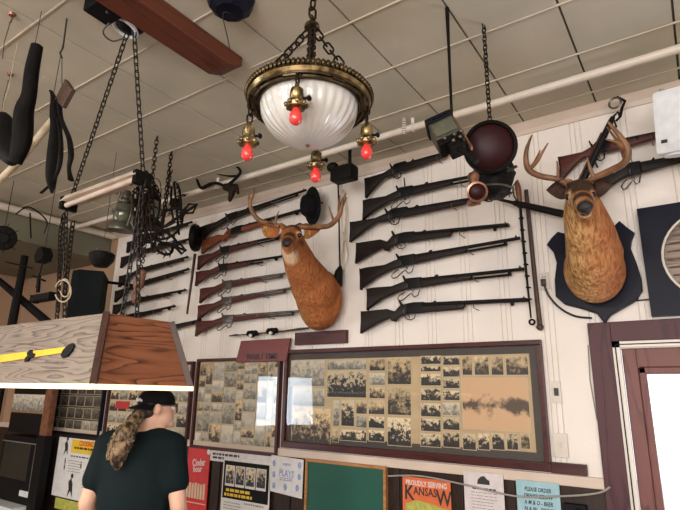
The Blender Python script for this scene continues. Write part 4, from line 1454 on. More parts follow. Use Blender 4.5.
# chains from the tube lamp down to the billiard lamp
for a, b in ((W(64, 214, TY_), Vector((T[0].x + .42, 1.36, tz1))), (W(66, 212, TY_), Vector((T[0].x + .46, 1.38, tz1))), (W(142, 176, TY_), W(137, 316, TY_)), (W(144, 180, TY_), W(122, 316, TY_))):
    bm = NB(); b.z = tz1; chain(bm, a, b, .040, .015, .0034); obj('hanging_chain', bm, M['chain'], rt)
bm = NB(); chain(bm, W(60, 232, TY_ - .02), W(58, 312, TY_ - .02), .034, .014, .0032); chain(bm, W(73, 222, TY_ + .02), W(64, 300, TY_ - .03), .04, .017, .004); chain(bm, W(64, 214, TY_), W(60, 232, TY_ - .02), .034, .014, .0032)
obj('spare_chain', bm, M['rust'], rt)

bm = NB(); tube(bm, [W(63 + 8 * math.cos(t), 291 + 11 * math.sin(t), 1.30) for t in [k * PI / 9 for k in range(-8, 9)]], .0035, 6)
tube(bm, [W(65 + 5 * math.cos(t), 288 + 9 * math.sin(t), 1.31) for t in [k * PI / 9 for k in range(-8, 9)]], .003, 6)
tag(obj('twine_loop', bm, M['twine'], None, True), 'loop of pale twine hung on the lamp chain by the black loudspeaker', 'twine')

# chain bunch with shackles beside the tube lamp's right end
bm = NB()
rc = random.Random(5)
for k in range(7):
    x = 135 + k * 2.6
    chain(bm, W(x, 190 + rc.uniform(-6, 10), 1.52 + .02 * (k % 3)), W(x + rc.uniform(-5, 4), 246 + rc.uniform(-18, 12), 1.52 + .02 * (k % 2)), .05, .020, .005)
chain(bm, W(150, 176, 1.5), W(134, 192, 1.52), .04, .016, .004); chain(bm, W(150, 176, 1.5), W(160, 196, 1.54), .04, .016, .004)
tube(bm, [W(146, 172, TY_ + .03), W(149, 177, 1.5)], .010, 6)
tag(obj('chain_bunch', bm, M['rust']), 'tangled bunch of rusty chains hanging at the right end of the tube lamp', 'chain')

# lanterns
def lantern(label, px, py, y, h, m, mg, tiltz=0.0, top=None):
    c = W(px, py, y)
    rt = thing('railroad_lantern', label, 'lantern', c, 'old railroad lanterns')
    Mx = Matrix.Translation(c) @ Matrix.Rotation(tiltz, 4, 'Y')
    k = h / .26
    bm = NB(); lathe(bm, [(0, 0), (.075 * k, 0), (.078 * k, .012 * k), (.062 * k, .045 * k), (.050 * k, .055 * k), (0, .055 * k)], 20, Mx); obj('font_base', bm, M[m], rt, True)
    bm = NB(); lathe(bm, [(.040 * k, .055 * k), (.056 * k, .085 * k), (.058 * k, .12 * k), (.046 * k, .165 * k), (.036 * k, .175 * k)], 20, Mx); obj('globe', bm, M[mg], rt, True)
    bm = NB(); lathe(bm, [(.044 * k, .172 * k), (.046 * k, .19 * k), (.030 * k, .205 * k), (.032 * k, .235 * k), (.020 * k, .255 * k), (0, .26 * k)], 20, Mx); obj('chimney', bm, M[m], rt, True)
    bm = NB()
    for s in (-1, 1):
        tube(bm, [Mx @ Vector((s * .066 * k, 0, .03 * k)), Mx @ Vector((s * .082 * k, 0, .08 * k)), Mx @ Vector((s * .080 * k, 0, .16 * k)), Mx @ Vector((s * .040 * k, 0, .215 * k))], .007 * k, 6)
    ring(bm, Mx @ Vector((0, 0, .115 * k)), Mx.to_3x3() @ Vector((0, 0, 1)), .064 * k, .003, 20)
    obj('side_frame', bm, M[m], rt, True)
    bm = NB(); tube(bm, [Mx @ Vector((.08 * k * math.cos(t), 0, .19 * k + .13 * k * math.sin(t))) for t in [PI * j / 12 for j in range(13)]], .0025, 5); obj('bail', bm, M['chain'], rt, True)
    if top:
        bm = NB(); tube(bm, [Mx @ Vector((0, 0, .32 * k)), top], .002, 5); obj('hanging_wire', bm, M['chain'], rt)
    return rt


lantern('olive-grey railroad lantern with a cloudy globe hanging below the tube lamp', 120, 231, 1.55, .235, 'lanterngrey', 'lanternglass', .1, Vector((W(117, 190, 1.42).x, 1.42, tz)))
lantern('slim black railroad lantern hanging from the right end of the tube lamp', 149, 228, 1.62, .235, 'iron', 'lanternglass', 0, W(148, 172, 1.40))

# black kettle hung low left of the muskets
c = W(102, 257, 1.9)
rt = thing('hanging_kettle', 'small black bowl-shaped kettle hanging above the black loudspeaker', 'kettle', c)
bm = NB(); lathe(bm, [(0, -.072), (.045, -.068), (.078, -.026), (.084, .018), (.072, .028), (.066, .02), (.058, -.02), (0, -.05)], 22, Matrix.Translation(c)); obj('pot', bm, M['iron'], rt, True)
bm = NB(); tube(bm, [c + Vector((.080 * math.cos(t), 0, .02 + .09 * math.sin(t))) for t in [PI * j / 12 for j in range(13)]], .003, 6); tube(bm, [c + Vector((0, 0, .11)), Vector((c.x, c.y, ZC))], .0022, 5); obj('bail', bm, M['gunmetal'], rt, True)


# spiked iron traps
def trap(label, px, py, y, R, rot, seed):
    c = W(px, py, y)
    rt = thing('iron_trap', label, 'trap', c, 'spiked iron traps')
    rr = random.Random(seed)
    Mx = Matrix.Translation(c) @ Matrix.Rotation(rot, 4, 'Y') @ Matrix.Rotation(.5, 4, 'X')
    for s in (-1, 1):
        bm = NB()
        pts = [Mx @ Vector((R * math.cos(t), s * .02, s * R * .55 * math.sin(t))) for t in [PI * j / 12 for j in range(13)]]
        tube(bm, pts, .010, 6)
        for j in range(1, 12):
            p = pts[j]; q = p.lerp(c, -.35 if j % 2 else .3) + Vector((rr.uniform(-.01, .01), -.02, rr.uniform(-.01, .01)))
            tube(bm, [(*p, .008), (*q, .0015)], None, 5)
        obj('jaw', bm, M['iron'], rt, True)
    bm = NB(); tube(bm, [Mx @ Vector((-R * 1.9, 0, 0)), Mx @ Vector((R * 1.9, 0, 0))], .010, 6)
    for s in (-1, 1):
        tube(bm, [Mx @ Vector((s * R, 0, 0)), Mx @ Vector((s * R * 1.5, .0, .035)), Mx @ Vector((s * R * 1.9, 0, 0)), Mx @ Vector((s * R * 1.5, 0, -.035)), Mx @ Vector((s * R, 0, 0))], .008, 6)
    obj('spring', bm, M['iron'], rt, True)
    bm = NB(); lathe(bm, [(0, 0), (R * .35, 0), (R * .35, .006), (0, .006)], 12, Mx @ Matrix.Translation((0, 0, -.01))); obj('pan', bm, M['rust'], rt)
    bm = NB(); chain(bm, Mx @ Vector((-R * .3, 0, .02)), Vector((c.x - R * .2, 2.60 if y > 2.3 else c.y, ZC - .07 if y > 2.3 else ZC)), .04, .016, .004); obj('chain', bm, M['rust'], rt)


trap('spiked iron trap, highest of the cluster, hanging at the left end of the ceiling pipe', 176, 203, 2.48, .15, 1.3, 1)
trap('spiked iron trap hanging in front of the highest far left muskets', 168, 224, 2.3, .17, -.3, 2)
trap('low spiked iron trap hanging beside the rusty chain bunch', 164, 243, 2.1, .13, .35, 3)

# carved wooden block
c = W(137, 288, 1.9)
rt = thing('carved_block', 'two-lobed carved brown wooden block hanging on a chain above the billiard lamp', 'wooden block', c)
bm = blob([(W(141, 276, 1.9), .030, W(138, 286, 1.9), .030), (W(138, 286, 1.9), .018, W(137, 292, 1.9), .019), (W(136, 296, 1.9), .030, W(136, 300, 1.9), .026)], .006, 2, [((*W(142, 273, 1.9),), (.036, .024, .022))])
obj('block', bm, M['carved'], rt, True)
bm = NB(); ring(bm, W(141, 267, 1.9), (1, .2, 0), .014, .004, 12); ring(bm, W(143, 261, 1.9), (0, 1, 0), .014, .004, 12); chain(bm, W(143, 257, 1.9), Vector((W(143, 257, 1.9).x, 1.9, ZC)), .04, .016, .0035); obj('chain', bm, M['chain'], rt)

# black loudspeaker in the corner
a = W(69, 300, 2.35); 
rt = thing('corner_loudspeaker', 'black loudspeaker hung in the far left corner behind the chains', 'loudspeaker', W(90, 318, 2.5))
cz0, cz1 = W(90, 330, 2.5).z, W(90, 274, 2.5).z
Cx = W(87, 300, 2.5)
Mx = Matrix.Translation((Cx.x, 2.5, 0)) @ Matrix.Rotation(math.radians(-38), 4, 'Z')
poly = [(-.20, -.13), (.10, -.13), (.17, -.07), (.17, .13), (-.20, .13)]
bm = NB(); prism(bm, poly, cz1 - cz0, Mx @ Matrix.Translation((0, 0, (cz0 + cz1) / 2)), bev=.008); obj('cabinet', bm, M['speakercloth'], rt)
bm = NB(); box(bm, (-.185, -.136, cz0 + .02), (.085, -.131, cz1 - .02), M=Mx, bev=.002); obj('grille', bm, M['blackish'], rt)
bm = NB(); tube(bm, [Vector((Cx.x, 2.62, cz1 - .05)), Vector((Cx.x, 3.05, cz1 - .02))], .014, 8); obj('bracket', bm, M['iron'], rt)

# ceiling pipe
bm = NB()
pl = Vector((-5.6, 2.61, 3.23)); pr = Vector((WX1, 2.61, 3.23))
tube(bm, [pl, pr], .022, 14)
pipe = thing('ceiling_pipe', 'long white painted pipe running just under the ceiling along the wall', 'pipe', (0, 2.61, 3.23))
obj('pipe_run', bm, M['pipe'], pipe, True)
for xx in (-3.0, -1.28, 0.4):
    bm = NB(); ring(bm, (xx, 2.61, 3.23), (1, 0, 0), .026, .004, 16); box(bm, (xx - .010, 2.604, 3.25), (xx + .010, 2.616, ZC)); obj('pipe_hanger', bm, M['white'], pipe)
bm = NB()
for k in range(10):
    ring(bm, W(404, 112 + k * 2.3, 2.58), (0, 0, 1), .012, .003, 10, 5)
tag(obj('pull_chain', bm, M['white']), 'short white beaded chain over the pipe left of the signal lamp', 'chain')
# small antlers hung on the pipe
c = W(231, 182, 2.56)
rt = thing('small_antlers', 'small dark antlers tied to the ceiling pipe left of the chandelier bulbs', 'antlers', c)
Yp = 2.54
for s, name in ((0, 'a'), (1, 'b')):
    bm = NB()
    if s:
        tube(bm, spline([(*W(226, 187, Yp), .013), (*W(238, 176, Yp), .012), (*W(240, 170, Yp), .010), (*W(232, 164, Yp), .008), (*W(219, 160, Yp), .003)], 5), None, 7)
        tube(bm, spline([(*W(238, 176, Yp), .010), (*W(228, 176, Yp), .007), (*W(217, 174, Yp), .003)], 4), None, 7)
    else:
        tube(bm, spline([(*W(226, 187, Yp), .013), (*W(215, 183, Yp), .012), (*W(202, 188, Yp), .013), (*W(197, 180, Yp), .010), (*W(194, 171, Yp), .003)], 5), None, 7)
        tube(bm, spline([(*W(203, 187, Yp), .009), (*W(211, 183, Yp), .007), (*W(217, 183, Yp), .003)], 4), None, 7)
    obj('antler', bm, M['iron'], rt, True)
bm = blob([(W(226, 187, Yp), .030, W(233, 188, Yp), .034), (W(233, 188, Yp), .034, W(230, 200, Yp), .016), (W(236, 186, Yp), .02, W(238, 193, Yp), .014)], .008, 1); obj('skull_plate', bm, M['rust'], rt, True)
bm = NB(); tube(bm, [W(231, 184, 2.54), Vector((W(231, 184, 2.54).x, 2.61, 3.25))], .004, 5); obj('tie_wire', bm, M['iron'], rt)

# dark ceiling bowl at the top edge
c = CL(231, -2, ZC)
rt = thing('ceiling_bowl', 'dark blue-black bowl fixture on the ceiling at the top edge', 'ceiling fixture', c)
bm = NB(); lathe(bm, [(.10, 0), (.105, -.01), (.09, -.05), (.06, -.075), (0, -.08)], 10, Matrix.Translation(c)); obj('bowl', bm, M['navy'], rt)
bm = NB(); tube(bm, spline([(*(c + Vector((0, .02, -.07))), .0025), (*CL(223, 14, 3.2), .0025), (*CL(228, 40, 3.26), .0025), (*CL(231, 55, 3.29), .0025)], 5), None, 5); obj('wire', bm, M['cable'], rt)

# ------------------------------------------------------------------ chandelier
c = EYE + ray(309.5, 99) * 1.9
R = .222
ch = thing('chandelier', 'round brass chandelier with a frosted ribbed bowl and four red bulbs', 'chandelier', c)
hd = Vector((ray(309, 97).x, ray(309, 97).y, 0)).normalized(); rt_ = Vector((hd.y, -hd.x, 0))
Mx = Matrix.Translation(c)
bm = NB(); lathe(bm, [(R * .79, -.012), (R * .84, -.030), (R * .97, -.028), (R * 1.01, -.014), (R * .99, -.002), (R * 1.01, .006), (R * .97, .018), (R * .88, .020), (R * .80, .008)], 56, Mx); obj('brass_rim', bm, M['brass'], ch, True)
bm = NB()
for k in range(88):
    a = 2 * PI * k / 88
    ball(bm, c + Vector((math.cos(a), math.sin(a), 0)) * R * 1.025 + Vector((0, 0, .001)), .0080, u=6, v=5, sz=1.5)
obj('rope_border', bm, M['darkbrass'], ch, True)
bm = NB()
for rr, zz, q in ((R * .975, -.032, .005), (R * .90, -.036, .006), (R * .83, -.032, .005)):
    ring(bm, c + Vector((0, 0, zz)), (0, 0, 1), rr, q, 56)
for k in range(8):
    a = 2 * PI * k / 8 + .35
    p = c + Vector((math.cos(a), math.sin(a), 0)) * R * .93 + Vector((0, 0, -.034)); t = Vector((-math.sin(a), math.cos(a), 0))
    tube(bm, [p - t * .022, p + t * .022], .010, 8)
obj('rim_moulding', bm, M['darkbrass'], ch, True)
bm = NB()
pr_ = []
for k in range(15):
    t = k / 14 * PI / 2
    pr_.append((R * .80 * math.cos(t), -.024 - .160 * math.sin(t)))
lathe(bm, pr_[:-1] + [(0.0, -.184)], 144, Mx, rfun=lambda a, z: 1 + .02 * math.cos(30 * a) * min(1, (-z - .02) * 14))
obj('glass_bowl', bm, M['bowlglass'], ch, True)
bm = NB(); lathe(bm, [(0, -.191), (.006, -.19), (.009, -.185), (.006, -.180), (0, -.178)], 14, Mx); obj('bottom_finial', bm, M['brass'], ch, True)
_r = ray(311, 27); kn = Vector((c.x, c.y, EYE.z + _r.z * math.hypot(c.x, c.y) / math.hypot(_r.x, _r.y)))
bm = NB(); lathe(bm, [(0, .03), (.012, .02), (.028, .008), (.030, -.006), (.014, -.018), (0, -.02)], 16, Matrix.Translation(kn)); ring(bm, kn + Vector((0, 0, .036)), (1, 0, 0), .014, .004, 14); obj('hub', bm, M['darkbrass'], ch, True)
ht = Vector((c.x, c.y, ZC))
bm = NB(); chain(bm, kn + Vector((0, 0, .04)), ht, .052, .022, .0045); obj('main_chain', bm, M['rust'], ch)
bm = NB(); lathe(bm, [(0, 0), (.06, 0), (.055, -.02), (.015, -.04), (0, -.04)], 20, Matrix.Translation(ht)); obj('ceiling_canopy', bm, M['darkbrass'], ch, True)
for s, (dx, dy) in enumerate(((1, 0), (-1, 0), (0, 1), (0, -1))):
    p = c + rt_ * dx * R * .97 + hd * dy * R * .95 + Vector((0, 0, .012))
    bm = NB(); chain(bm, kn + (p - kn).normalized() * .025, p, .045, .020, .0042); obj('suspension_chain', bm, M['rust'], ch)
for (px, py, dx, dy) in ((297, 98, -.20, -1), (250, 136, -1, 0), (367, 135, 1, 0), (316, 160, .17, 1)):
    v = rt_ * dx + hd * dy; v = v.normalized() * R * .95
    top = c + v + Vector((0, 0, -.02))
    r = ray(px, py)
    tt = (top.x * r.x + top.y * r.y) / (r.x ** 2 + r.y ** 2)
    sz = (EYE + r * tt).z
    s0 = Vector((top.x, top.y, sz))

    S = Matrix.Translation(s0)
    bm = NB(); lathe(bm, [(0, .058), (.006, .055), (.009, .040), (.021, .030), (.023, .004), (.017, -.004), (.026, -.012), (.030, -.022), (.034, -.026), (.030, -.036), (.018, -.040), (0, -.040)], 18, S)
    sk = obj('lamp_socket', bm, M['brass'], ch, True)
    bm = NB()
    for q in range(8):
        a = 2 * PI * q / 8
        ball(bm, s0 + Vector((math.cos(a) * .032, math.sin(a) * .032, -.026)), .0085, u=8, v=6)
    obj('collar_beads', bm, M['brass'], sk, True)
    bm = NB(); tube(bm, [s0 + rt_ * .02 + Vector((0, 0, 0)), s0 + rt_ * .038 + Vector((0, 0, .002))], .005, 8); ball(bm, s0 + rt_ * .040 + Vector((0, 0, .002)), .010, sx=.7); obj('switch_key', bm, M['iron'], sk, True)
    bm = NB(); lathe(bm, [(.011, -.036), (.013, -.045), (.020, -.058), (.022, -.070), (.019, -.085), (.009, -.094), (0, -.096)], 18, S); obj('bulb', bm, M['redbulb'], sk, True, label='red glass bulb')
    bm = NB()
    if (top.z - s0.z - .058) > .03: chain(bm, top, s0 + Vector((0, 0, .055)), .036, .016, .0036)
    else: tube(bm, [top, s0 + Vector((0, 0, .055))], .004, 6)
    obj('pendant_chain', bm, M['rust'], ch)

# ------------------------------------------------------------------ signal lamps
yl = 1.9
rt = thing('box_lantern', 'boxy black and grey lantern on a thin rod, tilted left of the round red signal', 'lantern', W(446, 130, yl))
tt = CL(447, 8)
bp = W(452, 121, tt.y)
bm = NB(); tube(bm, [(*tt, .010), (*tt.lerp(bp, .3), .007), (*bp, .006)], None, 8); obj('hanging_rod', bm, M['iron'], rt, True)
yl = tt.y
sc_m = Matrix.Translation(W(445, 134, yl))
view = ray(445, 134); yaw = math.atan2(-view.x, view.y)
Mx = sc_m @ Matrix.Rotation(yaw, 4, 'Z') @ Matrix.Rotation(math.radians(-22), 4, 'Y') @ Matrix.Rotation(math.radians(-14), 4, 'X')
bm = NB(); box(bm, (-.052, -.045, -.05), (.052, .05, .052), M=Mx, bev=.006); obj('lantern_body', bm, M['lanterngrey'], rt)
bm = NB(); box(bm, (-.045, -.050, -.038), (.045, -.044, .028), M=Mx, bev=.002); obj('window', bm, M['lanternglass'], rt)
bm = NB(); box(bm, (-.058, -.052, .040), (.058, .055, .072), M=Mx, bev=.008); box(bm, (-.030, -.058, .048), (.036, -.050, .062), 1, M=Mx); obj('top_cover', bm, [M['blackish'], M['navy']], rt)
bm = NB(); box(bm, (-.052, -.040, -.075), (.052, .045, -.050), M=Mx, bev=.005); box(bm, (-.02, -.035, -.115), (.045, .035, -.075), M=Mx, bev=.006)
tube(bm, [Mx @ Vector((.0, -.02, -.07)), Mx @ Vector((.035, -.02, -.17)), Mx @ Vector((.045, -.02, -.21))], .012, 8); obj('burner_bracket', bm, M['iron'], rt)
bm = NB()
for a, b in ((-.02, -.06), (.02, -.062), (.035, -.085), (.005, -.088), (.05, -.06)):
    ball(bm, Mx @ Vector((a, -.048, b)), .009)
obj('bright_bolts', bm, M['gunmetal'], rt, True)
bm = NB(); box(bm, (.056, -.02, -.13), (.064, .005, .05), M=Mx); obj('side_rail', bm, M['copper'], rt)

yl = 2.05
c = W(490, 160, yl)
rt = thing('signal_lantern', 'large round black signal lantern with a dark red lens and small copper lens below', 'lantern', c)
v = (EYE - c).normalized()
look = Vector((v.x * 1 + .10, v.y, v.z + .12)).normalized()
q = look.to_track_quat('Z', 'Y').to_matrix().to_4x4()
cl = W(490, 147, yl - .04)
Mx = Matrix.Translation(cl) @ q
Rl = .108
bm = NB(); lathe(bm, [(Rl * .80, -.16), (Rl * .9, -.10), (Rl * 1.0, -.05), (Rl * 1.03, 0), (Rl * 1.03, .015), (Rl * .97, .020), (Rl * .90, .016), (Rl * .88, .004), (0, .000)], 44, Mx); obj('lens_hood', bm, M['iron'], rt, True)
bm = NB(); lathe(bm, [(Rl * .89, .004), (Rl * .7, .016), (Rl * .4, .026), (0, .030)], 40, Mx); obj('red_lens', bm, M['redlens'], rt, True)
bm = NB(); ring(bm, Mx @ Vector((0, 0, .012)), Mx.to_3x3() @ Vector((0, 0, 1)), Rl * .95, .006, 44); obj('lens_bezel', bm, M['darkbrass'], rt, True)
bd = W(494, 180, yl + .13)
bm = NB(); lathe(bm, [(0, -.085), (.05, -.08), (.073, -.055), (.084, 0), (.090, .03), (.084, .05), (.086, .06), (.075, .08), (0, .085)], 30, Matrix.Translation(bd) @ Matrix.Rotation(.12, 4, 'Y')); obj('drum_body', bm, M['iron'], rt, True)
bm = NB(); 
for dz in (-.05, .03): ring(bm, bd + Vector((0, 0, dz)), (0.1, 0, 1), .092 if dz > 0 else .080, .005, 30)
obj('drum_bands', bm, M['lanterngrey'], rt, True)
sl = W(477, 192, yl - .12)
v2 = (EYE - sl).normalized()
M2 = Matrix.Translation(sl) @ Vector((v2.x + .1, v2.y, v2.z)).to_track_quat('Z', 'Y').to_matrix().to_4x4()
bm = NB(); lathe(bm, [(.030, -.11), (.032, -.02), (.040, .0), (.042, .012), (.034, .014), (.032, .004), (0, .002)], 28, M2); obj('small_lens_tube', bm, M['copper'], rt, True)
bm = NB(); lathe(bm, [(.032, .004), (.018, .014), (0, .017)], 24, M2); obj('small_lens', bm, M['redlens'], rt, True)
bm = NB(); lathe(bm, [(0, .045), (.02, .042), (.026, .03), (.018, 0), (.02, -.01)], 18, Matrix.Translation(W(474, 183, yl - .10))); box(bm, W(467, 205, yl - .1), W(481, 200, yl - .07), bev=.004); tube(bm, [W(473, 205, yl - .1), W(473, 180, yl - .09)], .012, 8); obj('copper_fitting', bm, M['copper'], rt, True)
ct = CL(483, 103, ZC)
ct = Vector((cl.x, cl.y + .02, ZC))
bm = NB(); p = W(484, 121, cl.y); chain(bm, cl + Vector((0, .02, Rl * .98)), ct, .03, .013, .003); ring(bm, cl + Vector((0, .02, Rl * 1.08)), (0, 1, 0), .012, .004, 12); obj('hanging_chain', bm, M['chain'], rt)
bm = NB(); chain(bm, W(482, 198, yl - .05), W(500, 192, yl + .02), .03, .012, .0028, sag=.02); tube(bm, [W(507, 171, yl), W(517, 166, yl)], .006, 6); obj('loose_chain', bm, M['chain'], rt)

# ------------------------------------------------------------------ things hung at the far left
yl = 0.86
rt = thing('charred_log', 'thick black charred log hanging upright at the far left', 'log', W(20, 165, yl))
bm = NB(); tube(bm, spline([(*W(37, 46, yl), .025), (*W(32, 70, yl), .029), (*W(29, 95, yl), .030), (*W(24, 112, yl), .038), (*W(22, 140, yl), .038), (*W(15, 163, yl), .026)], 5), None, 12); obj('trunk', bm, M['bark'], rt, True)
bm = NB(); tube(bm, [W(34, 50, yl), Vector((W(34, 50, yl).x, yl, ZC))], .0016, 5); obj('wire', bm, M['cable'], rt)
yl = 0.90
rt = thing('black_boot', 'rounded black leather boot hanging at the left edge beside the charred log', 'boot', W(5, 165, yl))
bm = blob([(W(2, 122, yl), .05, W(3, 146, yl), .056), (W(3, 146, yl), .056, W(12, 160, yl), .03)], .012, 3); obj('upper', bm, M['leather'], rt, True)
bm = NB(); tube(bm, [W(8, 90, yl), W(4, 102, yl), W(2, 118, yl)], .002, 5); tube(bm, [W(8, 90, yl), Vector((W(8, 90, yl).x, yl, ZC))], .002, 5); obj('cord', bm, M['twine'], rt)

yl = 0.95
rt = thing('leather_straps', 'bundle of black leather straps with a square flap hanging on a thin wire', 'leather straps', W(60, 195, yl))
bm = NB()
prism(bm, [(W(57, 100, yl).x, W(57, 100, yl).z), (W(67, 80, yl).x, W(67, 80, yl).z), (W(74, 90, yl).x, W(74, 90, yl).z), (W(64, 108, yl).x, W(64, 108, yl).z)], .02, xz((0, 0), yl), bev=.003); obj('flap', bm, M['brownleather'], rt)
bm = NB(); tube(bm, spline([(*W(51, 91, yl), .010), (*W(54, 98, yl), .016), (*W(56, 115, yl), .028), (*W(56, 130, yl), .026), (*W(53, 160, yl), .028), (*W(51, 180, yl), .022), (*W(52, 193, yl), .006)], 5), None, 9, flat=.45); obj('main_strap', bm, M['leather'], rt, True)
bm = NB(); tube(bm, spline([(*W(59, 100, yl), .014), (*W(61, 118, yl), .012), (*W(69, 138, yl), .013), (*W(71, 155, yl), .013), (*W(69, 168, yl), .009), (*W(71, 180, yl), .014)], 5), None, 8, flat=.5); obj('side_strap', bm, M['leather'], rt, True)
bm = NB(); tube(bm, spline([(*W(58, 118, yl), .010), (*W(61, 140, yl), .010), (*W(60, 162, yl), .011), (*W(54, 180, yl), .006), (*W(41, 193, yl), .007)], 5), None, 8, flat=.5); obj('inner_strap', bm, M['leather'], rt, True)
wt = CL(62, 46, ZC)
bm = NB(); tube(bm, [W(62, 92, yl), W(62, 57, yl + .0)], .0018, 5); tube(bm, [W(62, 58, yl), W(60, 53, yl), W(63, 48, yl), Vector((W(62, 46, yl).x, yl, ZC))], .004, 6); obj('hook_wire', bm, M['cable'], rt)
yl = 0.98
rt = thing('peeled_pole', 'pale peeled crooked pole hanging aslant behind the leather straps', 'pole', W(0, 182, yl + .04))
bm = NB(); tube(bm, spline([(*W(-30, 210, yl + .06), .016), (*W(0, 180, yl + .06), .018), (*W(22, 158, yl + .06), .017), (*W(42, 133, yl + .06), .018), (*W(56, 118, yl + .06), .022)], 5), None, 9); tube(bm, [(*W(26, 152, yl + .06), .010), (*W(34, 142, yl + .05), .004)], None, 6); obj('pole', bm, M['palewood'], rt, True)
bm = NB(); tube(bm, [W(48, 126, yl + .06), Vector((W(48, 126, yl + .06).x, yl + .06, ZC))], .0018, 5); obj('wire', bm, M['cable'], rt)
# ceiling hooks
for (px, py, lab) in ((10, 74, 'small brass hook with a thin wire on the ceiling near the left edge'), (12, 14, 'small brass hook with a wire on the ceiling in the top left corner')):
    c = CL(px, py); rt = thing('ceiling_hook', lab, 'hook', c)
    bm = NB(); lathe(bm, [(0, 0), (.018, 0), (.012, -.010), (0, -.012)], 12, Matrix.Translation(c)); tube(bm, [c + Vector((0, 0, -.01)), c + Vector((.015, 0, -.03)), c + Vector((.004, 0, -.05)), c + Vector((-.012, 0, -.04))], .004, 6); obj('hook', bm, M['copper'], rt, True)
    bm = NB(); tube(bm, [c + Vector((.0, 0, -.045)), c + Vector((-.02, 0, -.14)), c + Vector((-.06, .02, -.2))], .0018, 5); obj('wire', bm, M['cable'], rt)

# wheel hub, pentagon lantern, scale hook, crossed sticks
yl = 1.75
c = W(3, 238, yl)
rt = thing('iron_hub', 'round black iron hub with spokes at the left edge below the tube lamp', 'wheel hub', c)
vq = (EYE - c).normalized().to_track_quat('Z', 'Y').to_matrix().to_4x4()
Mx = Matrix.Translation(c) @ vq
bm = NB(); lathe(bm, [(0, .03), (.04, .03), (.045, .012), (.085, .010), (.100, -.02), (.09, -.07), (0, -.07)], 26, Mx); obj('hub', bm, M['iron'], rt, True)
bm = NB()
for k in range(9):
    a = 2 * PI * k / 9
    tube(bm, [(*(Mx @ Vector((.05 * math.cos(a), .05 * math.sin(a), .012))), .006), (*(Mx @ Vector((.125 * math.cos(a), .125 * math.sin(a), .02))), .002)], None, 5)
tube(bm, spline([(*W(16, 214, yl), .006), (*W(27, 207, yl), .006), (*W(38, 212, yl), .006), (*W(47, 222, yl), .005), (*W(44, 234, yl), .003)], 5), None, 6)
obj('spokes', bm, M['iron'], rt, True)
bm = NB(); tube(bm, [W(30, 213, yl), W(31, 238, yl)], .006, 6); tube(bm, [Mx @ Vector((0, .06, 0)), Vector((c.x, c.y, ZC))], .003, 5); obj('hanger', bm, M['iron'], rt)
c = W(43, 262, 1.9)
rt = thing('pentagon_lantern', 'small dark five-sided lantern hanging in the far left corner', 'lantern', c)
w0 = .055
bm = NB(); prism(bm, [(-.048, 0), (.048, 0), (.070, .046), (0.026, .112), (-.026, .112), (-.068, .058)], .08, xz((c.x, c.z), 1.9, .1), bev=.006); obj('body', bm, M['iron'], rt)
bm = NB(); tube(bm, [c + Vector((0, 0, .108)), Vector((c.x, 1.9, ZC))], .003, 5); obj('wire', bm, M['cable'], rt)
bm = NB(); tube(bm, [c, W(39, 276, 1.9)], .006, 6); tube(bm, [W(39, 276, 1.9), W(38, 292, 1.9)], .016, 6); ring(bm, W(37, 286, 1.9), (0, 1, 0), .014, .004, 12); ball(bm, W(36, 299, 1.9), .036, sx=1.6); box(bm, W(38, 303, 1.93), W(50, 292, 1.87), bev=.005); tube(bm, [W(33, 276, 1.9), W(45, 281, 1.9)], .008, 6); obj('lower_hook', bm, M['iron'], rt, True)
for A, B, r0, lab in (((25, 256), (11, 330), .038, 'thick dark upright stick in the far left corner'), ((-6, 276), (52, 326), .032, 'dark stick leaning from the left edge down to the billiard lamp'), ((6, 262), (32, 268), .006, 'thin dark rod crossing the top of the upright stick')):
    bm = NB(); yy = 2.05 if r0 > .02 else 2.0
    a, b = W(*A, yy + (.08 if A[0] < 0 else 0)), W(*B, yy + (.08 if A[0] < 0 else 0))
    b = b + (b - a) * (2.2 if A[0] == 25 else .0)
    tube(bm, [(*a, r0 * .8), (*a.lerp(b, .3), r0), (*b, r0 * 1.1)], None, 8)
    tag(obj('wooden_stick' if r0 > .02 else 'iron_rod', bm, M['bark'], None, True), lab, 'stick' if r0 > .02 else 'rod')


# ================================================================== DEER MOUNTS
def patches(o, spec):
    """coat patches as per-vertex amounts: spec = {attr: [(centre, radius, amount)]}"""
    org = ORG[o.name]
    for an, lst in spec.items():
        at = o.data.attributes.new(an, 'FLOAT', 'POINT')
        vals = []
        for v in o.data.vertices:
            p = v.co + org
            t = 0
            for c, r, k in lst:
                dd = (p - c).length / r
                t = max(t, k * max(0, min(1, (1.15 - dd) / .4)))
            vals.append(t)
        at.data.foreach_set('value', vals)


def ear(bm, b, tip, wdt, face, depth=.03):
    """cupped leaf-shaped ear from base b to tip, opening toward 'face'"""
    b, tip, face = Vector(b), Vector(tip), Vector(face).normalized()
    ax = (tip - b); L = ax.length; ax.normalize()
    sd = ax.cross(face).normalized(); fc = sd.cross(ax).normalized()
    if fc.dot(face) < 0: fc = -fc
    nu, nv = 9, 7
    for off, flip in ((0, 0), (-.006, 1)):
        g = []
        for i in range(nu + 1):
            u = i / nu
            w_ = wdt * (math.sin(PI * min(u * .80 + .2, 1)) ** .8) * (1 if u < .98 else .2)
            g.append([bm.verts.new(b + ax * L * u + sd * w_ * (2 * j / nv - 1) + fc * (depth * ((2 * j / nv - 1) ** 2) * math.sin(PI * (u * .85 + .1)) + off)) for j in range(nv + 1)])
        for i in range(nu):
            for j in range(nv):
                bm.faces.new((g[i][j], g[i + 1][j], g[i + 1][j + 1], g[i][j + 1])).material_index = 1 - flip


